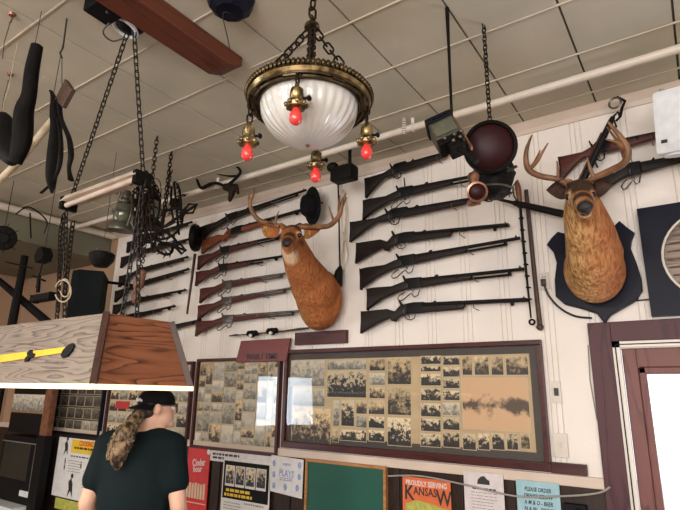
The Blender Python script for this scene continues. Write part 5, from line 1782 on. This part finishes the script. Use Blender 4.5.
def antler(root, paths, y):
    bm = NB()
    for p in paths:
        tube(bm, spline([(*W(a, b_, yy), r) for a, b_, yy, r in p], 6), None, 9)
    b0 = W(*paths[0][0][:3])
    for k in range(9):
        a = 2 * PI * k / 9
        ball(bm, b0 + Vector((math.cos(a) * .017, math.sin(a) * .017, .004)), .008, u=6, v=5)
    obj('antler', bm, M['antler'], root, True)


# ---- right deer, facing the room, on a dark shield
y = 3.0
rt = thing('deer_mount', 'golden buck head mount facing forward on a dark navy shield near the door', 'deer head', W(600, 322, 3.03))
sh = [(546, 244), (551, 237), (557, 231), (564, 233), (575, 236), (600, 232), (613, 226), (619, 220), (626, 226), (634, 232), (631, 240), (630, 247), (636, 262), (641, 278), (642, 290), (636, 300), (622, 308), (610, 315), (604, 323), (596, 313), (580, 308), (564, 304), (555, 296), (554, 280), (556, 262), (553, 252)]
bm = NB(); prism(bm, [(W(a, b, y).x, W(a, b, y).z) for a, b in sh], .04, xz((0, 0), 3.03), bev=.006); obj('shield', bm, M['navy'], rt)
head = W(580, 194, 2.62)
caps = [
    (W(594, 270, 2.92), .140, W(594, 254, 2.86), .138),
    (W(597, 280, 2.91), .112, W(595, 262, 2.84), .132),
    (W(594, 254, 2.86), .138, W(590, 234, 2.76), .120),
    (W(590, 234, 2.76), .120, W(584, 214, 2.71), .100),
    (W(584, 214, 2.71), .100, W(581, 198, 2.68), .074),
    (head, .074, W(582, 201, 2.52), .052),
    (W(582, 201, 2.52), .050, W(584, 206, 2.41), .038),
    (W(583, 208, 2.54), .046, W(585, 212, 2.42), .030),
    (W(575, 193, 2.56), .030, W(572, 197, 2.54), .024), (W(587, 191, 2.56), .030, W(590, 195, 2.54), .024),
    (W(572, 185, 2.66), .025, W(568, 182, 2.66), .02), (W(586, 184, 2.66), .025, W(590, 182, 2.66), .02),
]
bm = blob(caps, .009, 3, [(W(594, 270, 2.93), (.150, .11, .175))])
body = obj('head_and_neck', bm, M['fur1'], rt, True)
patches(body, {'dark_patch': [(W(580, 186, 2.60), .080, 1.2), (W(581, 192, 2.54), .055, 1.2), (W(583, 199, 2.46), .048, 1.2), (W(585, 207, 2.39), .035, 1.2)], 'pale_patch': [(W(569, 198, 2.54), .034, 1.0), (W(585, 214, 2.43), .030, 1.0), (W(576, 205, 2.50), .030, .8), (W(592, 196, 2.54), .028, .6)]})
bm = NB(); ball(bm, W(585, 206.5, 2.385), .030, sx=1.15, sz=.85, sy=.7); obj('nose', bm, M['hoof'], rt, True)
bm = NB(); tube(bm, spline([(*W(575, 211, 2.45), .002), (*W(580, 214, 2.41), .0035), (*W(585, 215, 2.385), .0035), (*W(590, 213, 2.41), .002)], 4), None, 6); obj('mouth', bm, M['hoof'], rt, True)
for a, b, yy in ((568.5, 197, 2.535), (592.5, 195, 2.535)):
    bm = NB(); ball(bm, W(a, b, yy), .0165); obj('eye', bm, M['eye'], rt, True)
for b_, t_, f_ in ((W(566, 190, 2.66), W(546, 190, 2.60), (.1, -1, -.3)), (W(596, 188, 2.66), W(612, 185, 2.64), (-.1, -1, -.3))):
    bm = NB(); ear(bm, b_, t_, .050, f_, .045); obj('ear', bm, [M['fur1'], M['face']], rt, True)
ya = 2.62
antler(rt, [
    [(567, 184, ya, .017), (556, 179, ya - .02, .015), (540, 176, ya - .05, .0155), (529, 170, ya - .08, .016), (526, 160, ya - .10, .014), (527, 148, ya - .11, .010), (532, 135, ya - .10, .004)],
    [(529, 170, ya - .08, .012), (537, 161, ya - .10, .010), (542, 153, ya - .11, .007), (548, 143, ya - .11, .003)],
    [(533, 166, ya - .08, .010), (537, 158, ya - .04, .007), (540, 150, ya - .03, .003)],
    [(558, 179, ya - .02, .010), (558, 171, ya - .03, .007), (557, 161, ya - .04, .003)]], y)
antler(rt, [
    [(588, 182, ya, .017), (596, 177, ya - .02, .016), (611, 170, ya - .05, .016), (624, 163, ya - .08, .017), (628, 152, ya - .10, .016), (622, 139, ya - .12, .013), (613, 128, ya - .13, .009), (608, 122, ya - .13, .004)],
    [(626, 160, ya - .08, .012), (621, 148, ya - .04, .010), (615, 138, ya - .02, .007), (607, 127, ya, .003)],
    [(624, 150, ya - .1, .010), (618, 143, ya - .14, .008), (605, 139, ya - .16, .003)],
    [(594, 178, ya - .02, .011), (590, 168, ya - .04, .008), (587, 157, ya - .05, .003)]], y)

# ---- left deer, on the wall between the two gun columns
rt = thing('deer_mount', 'russet buck head mount between the two columns of rifles, facing slightly left', 'deer head', W(316, 332, 3.03))
caps = [
    (W(319, 300, 2.93), .165, W(316, 290, 2.84), .160),
    (W(320, 310, 2.92), .135, W(311, 285, 2.80), .145),
    (W(313, 286, 2.82), .150, W(302, 268, 2.66), .118),
    (W(302, 268, 2.66), .118, W(295, 250, 2.54), .092),
    (W(295, 250, 2.54), .092, W(292, 238, 2.48), .072),
    (W(292, 235, 2.46), .068, W(289, 241, 2.33), .046),
    (W(289, 241, 2.33), .046, W(287, 245, 2.24), .034),
    (W(290, 245, 2.38), .044, W(288, 250, 2.26), .028),
    (W(284, 234, 2.40), .028, W(283, 236, 2.38), .022), (W(297, 234, 2.40), .028, W(299, 236, 2.38), .022),
    (W(284, 228, 2.48), .024, W(281, 225, 2.48), .018), (W(297, 228, 2.48), .024, W(300, 225, 2.48), .018),
]
bm = blob(caps, .009, 3, [(W(320, 300, 2.95), (.185, .09, .22))])
body = obj('head_and_neck', bm, M['fur2'], rt, True)
patches(body, {'dark_patch': [(W(292, 227, 2.46), .075, 1.2), (W(289, 237, 2.32), .042, 1.1), (W(287, 242, 2.25), .038, 1.2), (W(304, 243, 2.50), .03, .7)], 'pale_patch': [(W(287, 256, 2.46), .075, 1.0), (W(288, 250, 2.27), .034, 1.1), (W(284, 270, 2.62), .085, .7), (W(281, 236, 2.39), .030, 1.1), (W(300, 235, 2.39), .028, 1.0)]})
bm = NB(); ball(bm, W(286.5, 243.5, 2.215), .026, sx=1.15, sz=.85, sy=.7); obj('nose', bm, M['hoof'], rt, True)
for a, b, yy in ((280.8, 236, 2.372), (299.5, 235.5, 2.372)):
    bm = NB(); ball(bm, W(a, b, yy), .0155); obj('eye', bm, M['eye'], rt, True)
for b_, t_, f_ in ((W(279, 232, 2.48), W(262, 226, 2.44), (.1, -1, -.4)), (W(304, 231, 2.48), W(321, 229, 2.46), (.0, -1, -.4))):
    bm = NB(); ear(bm, b_, t_, .050, f_, .045); obj('ear', bm, [M['face'], M['fur2']], rt, True)
ya = 2.46
antler(rt, [
    [(280, 226, ya, .017), (269, 224, ya - .02, .016), (258, 219, ya - .05, .016), (252, 211, ya - .08, .015), (250, 203, ya - .09, .013), (253, 195, ya - .1, .008), (254, 187, ya - .1, .003)],
    [(251, 208, ya - .08, .011), (249, 199, ya - .05, .009), (249, 193, ya - .04, .003)],
    [(275, 225, ya - .02, .009), (276, 218, ya - .03, .007), (279, 211, ya - .04, .003)]], y)
antler(rt, [
    [(301, 227, ya, .017), (313, 227, ya - .02, .016), (328, 226, ya - .05, .016), (337, 219, ya - .08, .015), (341, 210, ya - .09, .013), (342, 202, ya - .1, .009), (346, 193, ya - .1, .003)],
    [(340, 213, ya - .08, .011), (343, 204, ya - .05, .009), (347, 197, ya - .04, .003)],
    [(339, 212, ya - .08, .010), (339, 203, ya - .12, .007), (340, 195, ya - .13, .003)],
    [(334, 222, ya - .07, .009), (331, 213, ya - .1, .006), (329, 206, ya - .11, .003)]], y)

# black hat hung behind the left deer
c = W(313, 206, 2.93)
rt = thing('black_hat', 'round black felt hat hanging on the wall just behind the left deer', 'hat', c)
Mx = Matrix.Translation(c) @ Matrix.Rotation(-.65, 4, 'Z') @ Matrix.Rotation(math.radians(98), 4, 'X') @ Matrix.Rotation(.2, 4, 'Y')
bm = NB(); lathe(bm, [(.06, .002), (.125, .0), (.130, .006), (.128, .010), (.085, .010), (.082, .012)], 30, Mx @ Matrix.Diagonal((1, 1.15, 1, 1))); obj('brim', bm, M['cap'], rt, True)
bm = NB(); lathe(bm, [(.084, .008), (.080, .05), (.066, .078), (.03, .085), (0, .080)], 26, Mx @ Matrix.Diagonal((1, 1.15, 1, 1))); obj('crown', bm, M['cap'], rt, True)
bm = NB(); tube(bm, [Vector((c.x, 3.05, c.z + .06)), Vector((c.x, 2.9, c.z + .06))], .006, 6); obj('wall_peg', bm, M['iron'], rt)

# hunting pouch on a strap
rt = thing('hunting_pouch', 'black hunting pouch on a long thin strap hanging right of the left deer', 'pouch', W(339, 290, 2.98))
bm = NB(); tube(bm, [W(338, 178, 3.0), W(339, 220, 2.99), W(340, 270, 2.98)], .006, 6); obj('dark_strap', bm, M['leather'], rt, True)
bm = NB(); tube(bm, spline([(*W(343, 190, 3.01), .006), (*W(346, 215, 3.01), .006), (*W(344, 240, 3.01), .006), (*W(341, 270, 3.0), .006)], 5), None, 6); tube(bm, spline([(*W(343, 232, 3.01), .004), (*W(348, 255, 3.01), .004), (*W(342, 272, 3.0), .004)], 4), None, 6); obj('pale_cord', bm, M['palewood'], rt, True)
bm = blob([(W(339, 272, 2.97), .030, W(337, 284, 2.97), .040), (W(340, 268, 2.98), .018, W(339, 275, 2.98), .03)], .008, 3); obj('bag', bm, M['leather'], rt, True)
bm = NB(); tube(bm, [W(338, 178, 3.0), W(338, 178, 3.06)], .008, 6); obj('wall_peg', bm, M['iron'], rt)

# small dark box up behind the chandelier, on the pipe
c = W(346, 173, 2.72)
bm = NB(); box(bm, c + Vector((-.10, -.05, -.055)), c + Vector((.07, .05, .045)), bev=.01); tube(bm, [c + Vector((.03, .0, .03)), Vector((c.x + .03, c.y, ZC))], .012, 6); ball(bm, c + Vector((-.10, -.02, .06)), .035, sx=1.3)
tag(obj('spotlight_box', bm, M['iron'], None, True), 'small black spotlight box at the ceiling behind the lowest red bulb', 'spotlight')

# ================================================================== LEFT CABINET AND POSTER
# arcade-like cabinet
yf = 2.88
x1 = W(37, 450, yf).x; zt = W(20, 436, yf).z
rt = thing('game_cabinet', 'black arcade-style cabinet with a dark screen at the lower left corner', 'cabinet', (x1 - .4, yf + .13, 0))
xa = x1 - .75
bm = NB(); box(bm, (xa, yf, 0), (x1, yf + .13, zt), bev=.01); obj('cabinet_body', bm, M['blackish'], rt)
sx1 = W(31, 450, yf).x; sz0 = W(20, 480, yf).z; sz1 = W(20, 443, yf).z
bm = NB(); box(bm, (xa + .06, yf - .006, sz0), (sx1, yf + .002, sz1), bev=.003); obj('screen', bm, M['screen'], rt)
bm = NB()
for a, b in (((xa + .02, yf - .012, sz1 + .004), (x1 - .01, yf, sz1 + .012)), ((x1 - .018, yf - .012, 0.6), (x1 - .008, yf, sz1 + .004))): box(bm, a, b)
obj('edge_trim', bm, M['greyink'], rt)
bx = W(20, 493, yf); bm = NB(); box(bm, (bx.x, yf - .01, W(25, 497, yf).z), (W(31, 493, yf).x, yf + .002, W(25, 491, yf).z), bev=.002); obj('label_plate', bm, M['whiteplastic'], rt)
zz = W(20, 504, yf).z; bm = NB(); box(bm, (xa, yf - .16, zz - .04), (x1, yf, zz), bev=.006); obj('control_shelf', bm, M['whiteplastic'], rt)
z2 = W(20, 432, yf).z; z3 = W(20, 412, yf).z
bm = NB(); box(bm, (xa, yf + .03, z2 - .01), (x1, yf + .13, W(20, 385, yf).z), bev=.008); obj('top_housing', bm, M['blackish'], rt)
za, zb = W(20, 411, yf + .05).z, W(20, 394, yf + .05).z
bm = NB(); box(bm, (xa + .02, yf + .022, za), (x1 - .02, yf + .034, zb), bev=.002); obj('marquee', bm, M['photo3'], rt, label='tan picture strip across the top')
bm = NB(); box(bm, (xa + .02, yf + .018, za - .012), (x1 - .02, yf + .034, za - .002)); obj('marquee_trim', bm, M['tan'], rt)
# orange post beside it
yp = 2.87
xa_, xb_ = W(44.5, 412, yp).x, W(51.5, 412, yp).x
zm = W(48, 436, yp).z
rt = thing('wooden_post', 'orange-brown wooden post between the game cabinet and the dim photo board', 'post', ((xa_ + xb_) / 2, yp, 0))
bm = NB(); box(bm, (xa_, yp - .02, zm), (xb_, yp + .04, 2.3), bev=.004); obj('upper_post', bm, M['carved'], rt)
bm = NB(); box(bm, (xa_ - .01, yp - .03, 0), (xb_ + .01, yp + .05, zm), bev=.004); obj('lower_post', bm, M['blackish'], rt, label='black lower half')
# cooking-like poster
x0, x1 = W(55, 470, 2.97).x, W(99, 470, 2.97).x
z1 = W(80, 439, 2.97).z; z0 = W(70, 499, 2.97).z
rt = thing('show_poster', 'pale poster with a yellow heading and dark figures left of the man', 'poster', (x0, 2.97, z0))
bm = NB(); box(bm, (x0, 2.968, z0), (x1, 2.974, z1)); obj('sheet', bm, M['paper'], rt)
w_ = x1 - x0; h_ = z1 - z0
bm = NB(); box(bm, (x0 + w_ * .33, 2.966, z0 + h_ * .76), (x1 - .01, 2.9685, z1 - .01)); obj('yellow_heading', bm, M['yellow'], rt)
bm = NB(); text_bm(bm, 'COOKING', xz((x0 + w_ * .66, z0 + h_ * .89), 2.9655), .062, sx=.8, bold=.0018); obj('red_lettering', bm, M['redink'], rt)
bm = NB(); lines(bm, x0 + w_ * .4, x1 - .03, z0 + h_ * .82, z0 + h_ * .88, 1, 2.9655, 0, .6); lines(bm, x0 + w_ * .3, x1 - .02, z0 + h_ * .69, z0 + h_ * .72, 1, 2.9675, 0, .8); obj('black_lettering', bm, M['ink'], rt)
for cx_, cz_, k in ((.2, .84, 1.0), (.42, .2, 1.25), (.22, .60, .35), (.22, .50, .35), (.85, .12, .45), (.6, .56, .4)):
    bm = NB(); px_, pz_ = x0 + w_ * cx_, z0 + h_ * cz_
    ball(bm, (px_ + .01 * k, 2.966, pz_ + .075 * k), .018 * k, sy=.1); prism(bm, [(px_ - .03 * k, pz_ - .08 * k), (px_ - .015 * k, pz_ - .02 * k), (px_ - .03 * k, pz_ + .03 * k), (px_, pz_ + .06 * k), (px_ + .03 * k, pz_ + .02 * k), (px_ + .04 * k, pz_ - .07 * k), (px_ + .01 * k, pz_ - .03 * k)], .0012, xz((0, 0), 2.9664)); obj('figure_picture', bm, M['ink'], rt)
bm = NB(); lines(bm, x0 + w_ * .3, x0 + w_ * .62, z0 + h_ * .42, z0 + h_ * .64, 5, 2.9675, 0, .3); lines(bm, x0 + w_ * .66, x1 - .02, z0 + h_ * .2, z0 + h_ * .5, 7, 2.9675, 0, .3); obj('small_print', bm, M['greyink'], rt)
bm = NB(); box(bm, (x0 + .12, 2.95, z0 - .10), (x1 + .02, 2.965, z0 - .008), bev=.002)
tag(obj('leaflet_box', bm, M['lime']), 'olive-yellow leaflet strip just below the pale poster left of the man', 'leaflet')

# ================================================================== THE MAN
ctr = EYE + ray(138, 470) * 2.72
fwd = Vector((-.50, .866, 0)).normalized()
rgt = Vector((fwd.y, -fwd.x, 0))
PO = Vector((ctr.x, ctr.y, 0))


def PB_(x, y, z): return PO + rgt * x + fwd * y + Vector((0, 0, z))


person = thing('person', 'person seen from behind in a black T-shirt and black cap with a long curly ponytail', 'person', PO)
hf = (fwd * .50 + rgt * .866).normalized()        # where the head looks
hr = Vector((hf.y, -hf.x, 0))
hc = PB_(.045, .01, 1.545)
_r = ray(157, 408); _t = (hc - EYE).length / _r.length
hc = EYE + _r * _t
HZ = hc.z


def HP(x, y, z): return hc + hr * x + hf * y + Vector((0, 0, z))


def hand(side, wrist, elbow):
    """palm with five separate, gently curled fingers"""
    caps = []
    d = (wrist - elbow).normalized()
    inn = rgt * (-side)
    kn = wrist + d * .085
    for k, (l, r) in enumerate(((.070, .0085), (.080, .009), (.076, .0085), (.060, .0075))):
        off = fwd * (.030 - .020 * k)
        b = kn + off
        caps.append((wrist + off * .6 + d * .02, .014, b, .011))
        m1 = b + d * l * .5 + inn * .006
        m2 = m1 + (d * .8 + inn * .5).normalized() * l * .32
        m3 = m2 + (d * .5 + inn * .8).normalized() * l * .25
        caps += [(b, r + .001, m1, r), (m1, r, m2, r * .9), (m2, r * .9, m3, r * .8)]
    tb = wrist + d * .025 + fwd * .022
    t1 = tb + (d * .7 + fwd * .6 + inn * .2).normalized() * .042
    t2 = t1 + (d * .95 + fwd * .15 + inn * .3).normalized() * .032
    caps += [(wrist, .020, tb, .015), (tb, .014, t1, .011), (t1, .011, t2, .009)]
    return caps


shL, shR = PB_(-.175, 0, 1.365), PB_(.175, 0, 1.365)
elL, elR = PB_(-.238, -.03, 1.09), PB_(.240, -.02, 1.09)
wrL, wrR = PB_(-.245, .08, .86), PB_(.250, .09, .86)
caps = []
for sgn, shd, el, wr in ((-1, shL, elL, wrL), (1, shR, elR, wrR)):
    caps += [(shd, .058, el, .043), (el, .043, el.lerp(wr, .3), .041), (el.lerp(wr, .3), .041, wr, .026)]
    caps += hand(sgn, wr, el)
    hip = PB_(sgn * .09, 0, .88); kne = PB_(sgn * .10, .02, .48); ank = PB_(sgn * .105, -.01, .09)
    caps += [(hip, .088, kne, .058), (kne, .058, kne.lerp(ank, .35), .056), (kne.lerp(ank, .35), .056, ank, .038), (ank, .038, PB_(sgn * .115, .13, .045), .034), (ank + Vector((0, 0, -.04)), .036, PB_(sgn * .115, .15, .035), .03)]
caps += [(PB_(-.10, 0, 1.36), .085, PB_(.10, 0, 1.36), .085), (PB_(0, -.01, 1.40), .065, HP(0, -.025, -.05), .056), (shL, .06, PB_(-.08, 0, 1.41), .055), (shR, .06, PB_(.08, 0, 1.41), .055)]
ells = [(PB_(0, 0, 1.22), (.18, .12, .22), Matrix((rgt, fwd, (0, 0, 1))).transposed()), (PB_(0, 0, .98), (.17, .115, .16), Matrix((rgt, fwd, (0, 0, 1))).transposed())]
HM = Matrix((hr, hf, (0, 0, 1))).transposed()
ells += [(HP(0, -.005, .025), (.074, .095, .092), HM), (HP(0, .03, -.045), (.052, .060, .062), HM), (HP(0, .095, -.010), (.012, .018, .022), HM), (HP(0, .085, -.055), (.022, .014, .008), HM), (HP(0, .075, -.085), (.025, .02, .018), HM), (HP(.076, -.005, -.005), (.010, .020, .032), HM), (HP(-.076, -.005, -.005), (.010, .020, .032), HM)]
bm = blob(caps, .0085, 3, ells)
obj('body', bm, M['skin'], person, True)
# clothing: the same limbs, a little fuller
tc = []
for sgn, shd, el in ((-1, shL, elL), (1, shR, elR)):
    tc += [(shd, .070, shd.lerp(el, .60), .069)]
tc += [(PB_(-.11, 0, 1.365), .088, PB_(.11, 0, 1.365), .088), (PB_(-.05, -.005, 1.425), .050, PB_(.05, -.005, 1.425), .050), (shL, .075, PB_(-.06, 0, 1.42), .052), (shR, .075, PB_(.06, 0, 1.42), .052)]
te = [(PB_(0, 0, 1.20), (.195, .135, .28), Matrix((rgt, fwd, (0, 0, 1))).transposed()), (PB_(0, 0, .98), (.19, .135, .17), Matrix((rgt, fwd, (0, 0, 1))).transposed()), (PB_(0, -.01, 1.12), (.19, .135, .25), Matrix((rgt, fwd, (0, 0, 1))).transposed())]
bm = blob(tc, .014, 3, te)
obj('t_shirt', bm, M['tshirt'], person, True, label='plain black short-sleeved T-shirt')
jc = []
for sgn in (-1, 1):
    hip = PB_(sgn * .09, 0, .90); kne = PB_(sgn * .10, .02, .48); ank = PB_(sgn * .105, -.01, .10)
    jc += [(hip, .105, kne, .075), (kne, .075, ank, .066)]
bm = blob(jc, .014, 3, [(PB_(0, 0, .93), (.182, .128, .10), Matrix((rgt, fwd, (0, 0, 1))).transposed())])
obj('jeans', bm, M['denim'], person, True)
for sgn in (-1, 1):
    bm = blob([(PB_(sgn * .108, -.03, .048), .046, PB_(sgn * .118, .15, .042), .040)], .012, 2); 
    for v in bm.verts: v.co.z = max(v.co.z, 0.002)
    obj('shoe', bm, M['leather'], person, True)
# short dark hair under the cap, then the ponytail
bm = blob([(HP(0, -.045, .0), .062, HP(0, -.05, -.035), .05), (HP(.05, -.035, .01), .032, HP(.05, -.04, -.02), .026), (HP(-.05, -.035, .01), .032, HP(-.05, -.04, -.02), .026)], .010, 3)
obj('hair', bm, M['darkhair'], person, True)


def at_depth(px, py, p):
    r = ray(px, py)
    n = fx
    return EYE + r * ((p - EYE).dot(n) / r.dot(n))


bk = PB_(-.06, -.175, 1.3)
tail = [(142, 410, .030), (137, 417, .036), (131, 425, .042), (125, 434, .052), (121, 444, .056), (118, 453, .050), (116, 461, .038), (118, 468, .018)]
tp_ = []
for k, (a, b, r) in enumerate(tail):
    p = at_depth(a, b, HP(0, -.10, 0).lerp(bk, min(1, k / 3)))
    tp_.append((*p, r))
bm = NB()
sp_ = spline(tp_, 6)
rr = random.Random(9)
core = blob([(Vector(a[:3]), a[3] * .8, Vector(b[:3]), b[3] * .8) for a, b in zip(tp_, tp_[1:])], .010, 2)
merge(bm, core)
for s in range(46):
    ph, fr_, am = rr.uniform(0, 2 * PI), rr.uniform(.55, 1.1), rr.uniform(.6, 1.08)
    a0 = rr.uniform(0, 2 * PI)
    pts = []
    e = rr.randint(len(sp_) - 14, len(sp_))
    for i in range(2, e):
        x, y_, z, r = sp_[i]
        a = a0 + .5 * math.sin(i * fr_ + ph)
        q = Vector((x, y_, z)) + (rgt * math.cos(a) * am + fwd * math.sin(a) * .7 * am) * r + Vector((0, 0, .008 * math.sin(i * fr_ * 1.7 + ph)))
        pts.append((*q, .0055 * (1 if i < e - 4 else .5)))
    tube(bm, pts, None, 5)
obj('ponytail', bm, M['hair'], person, True, label='long curly light brown ponytail')
bm = NB(); p = Vector(tp_[0][:3]); ring(bm, p, (Vector(tp_[1][:3]) - p), .026, .007, 16); obj('hair_tie', bm, M['cap'], person, True)
# cap worn backwards
capo = thing
CM = Matrix.Translation(HP(0, -.005, .035)) @ HM.to_4x4()
bm = NB(); prof = [(.088 * math.cos(t), .074 * math.sin(t)) for t in [PI / 2 * k / 8 for k in range(8)]] + [(0, .075)]
lathe(bm, [(.088, -.018)] + prof, 26, CM @ Matrix.Diagonal((.90, 1.10, 1, 1)))
cp_ = obj('baseball_cap', bm, M['cap'], person, True)
bm = NB()
g = []
bdir = Matrix.Rotation(math.radians(200), 3, 'Z')
for off in (0, -.006):
    row = []
    for i in range(9):
        a = -PI * .36 + PI * .72 * i / 8
        inner = bdir @ Vector((math.sin(a) * .078, math.cos(a) * .092, -.014 + off))
        outer = bdir @ Vector((math.sin(a) * .092, math.cos(a) * .105 + .040 * math.cos(a) ** .7, -.030 + off + .012 * math.sin(a) ** 2 * -1))
        row.append((bm.verts.new(CM @ inner), bm.verts.new(CM @ outer)))
    g.append(row)
for i in range(8):
    for row in g:
        bm.faces.new((row[i][0], row[i + 1][0], row[i + 1][1], row[i][1]))
    bm.faces.new((g[0][i][1], g[0][i + 1][1], g[1][i + 1][1], g[1][i][1]))
obj('cap_brim', bm, M['cap'], cp_, True)
bm = NB()
for k in range(9):
    a = math.radians(150 + k * 8)
    p = CM @ Vector((math.sin(-a) * .083, math.cos(a) * .100, .004 + .006 * (k % 2))); ball(bm, p, .007, u=6, v=5)
obj('cap_embroidery', bm, M['paper'], cp_, True, label='small white and red embroidery')
bm = NB(); ball(bm, CM @ Vector((-.045, -.072, .035)), .014, sy=.6, u=8, v=6); ball(bm, CM @ Vector((0, 0, .077)), .007)
obj('cap_badge', bm, M['redink'], cp_, True)
# glasses and eyes
bm = NB()
for s in (-1, 1):
    tube(bm, [HP(s * .076, -.01, .012), HP(s * .074, .06, .014), HP(s * .060, .094, .010)], .0022, 5)
    ring(bm, HP(s * .032, .100, .002), hf, .024, .0022, 16)
tube(bm, [HP(-.010, .102, .006), HP(.010, .102, .006)], .002, 5)
obj('glasses', bm, M['ink'], person, True)
for s in (-1, 1):
    bm = NB(); ball(bm, HP(s * .032, .082, .002), .012, u=10, v=8); obj('eye', bm, M['paper'], person, True)
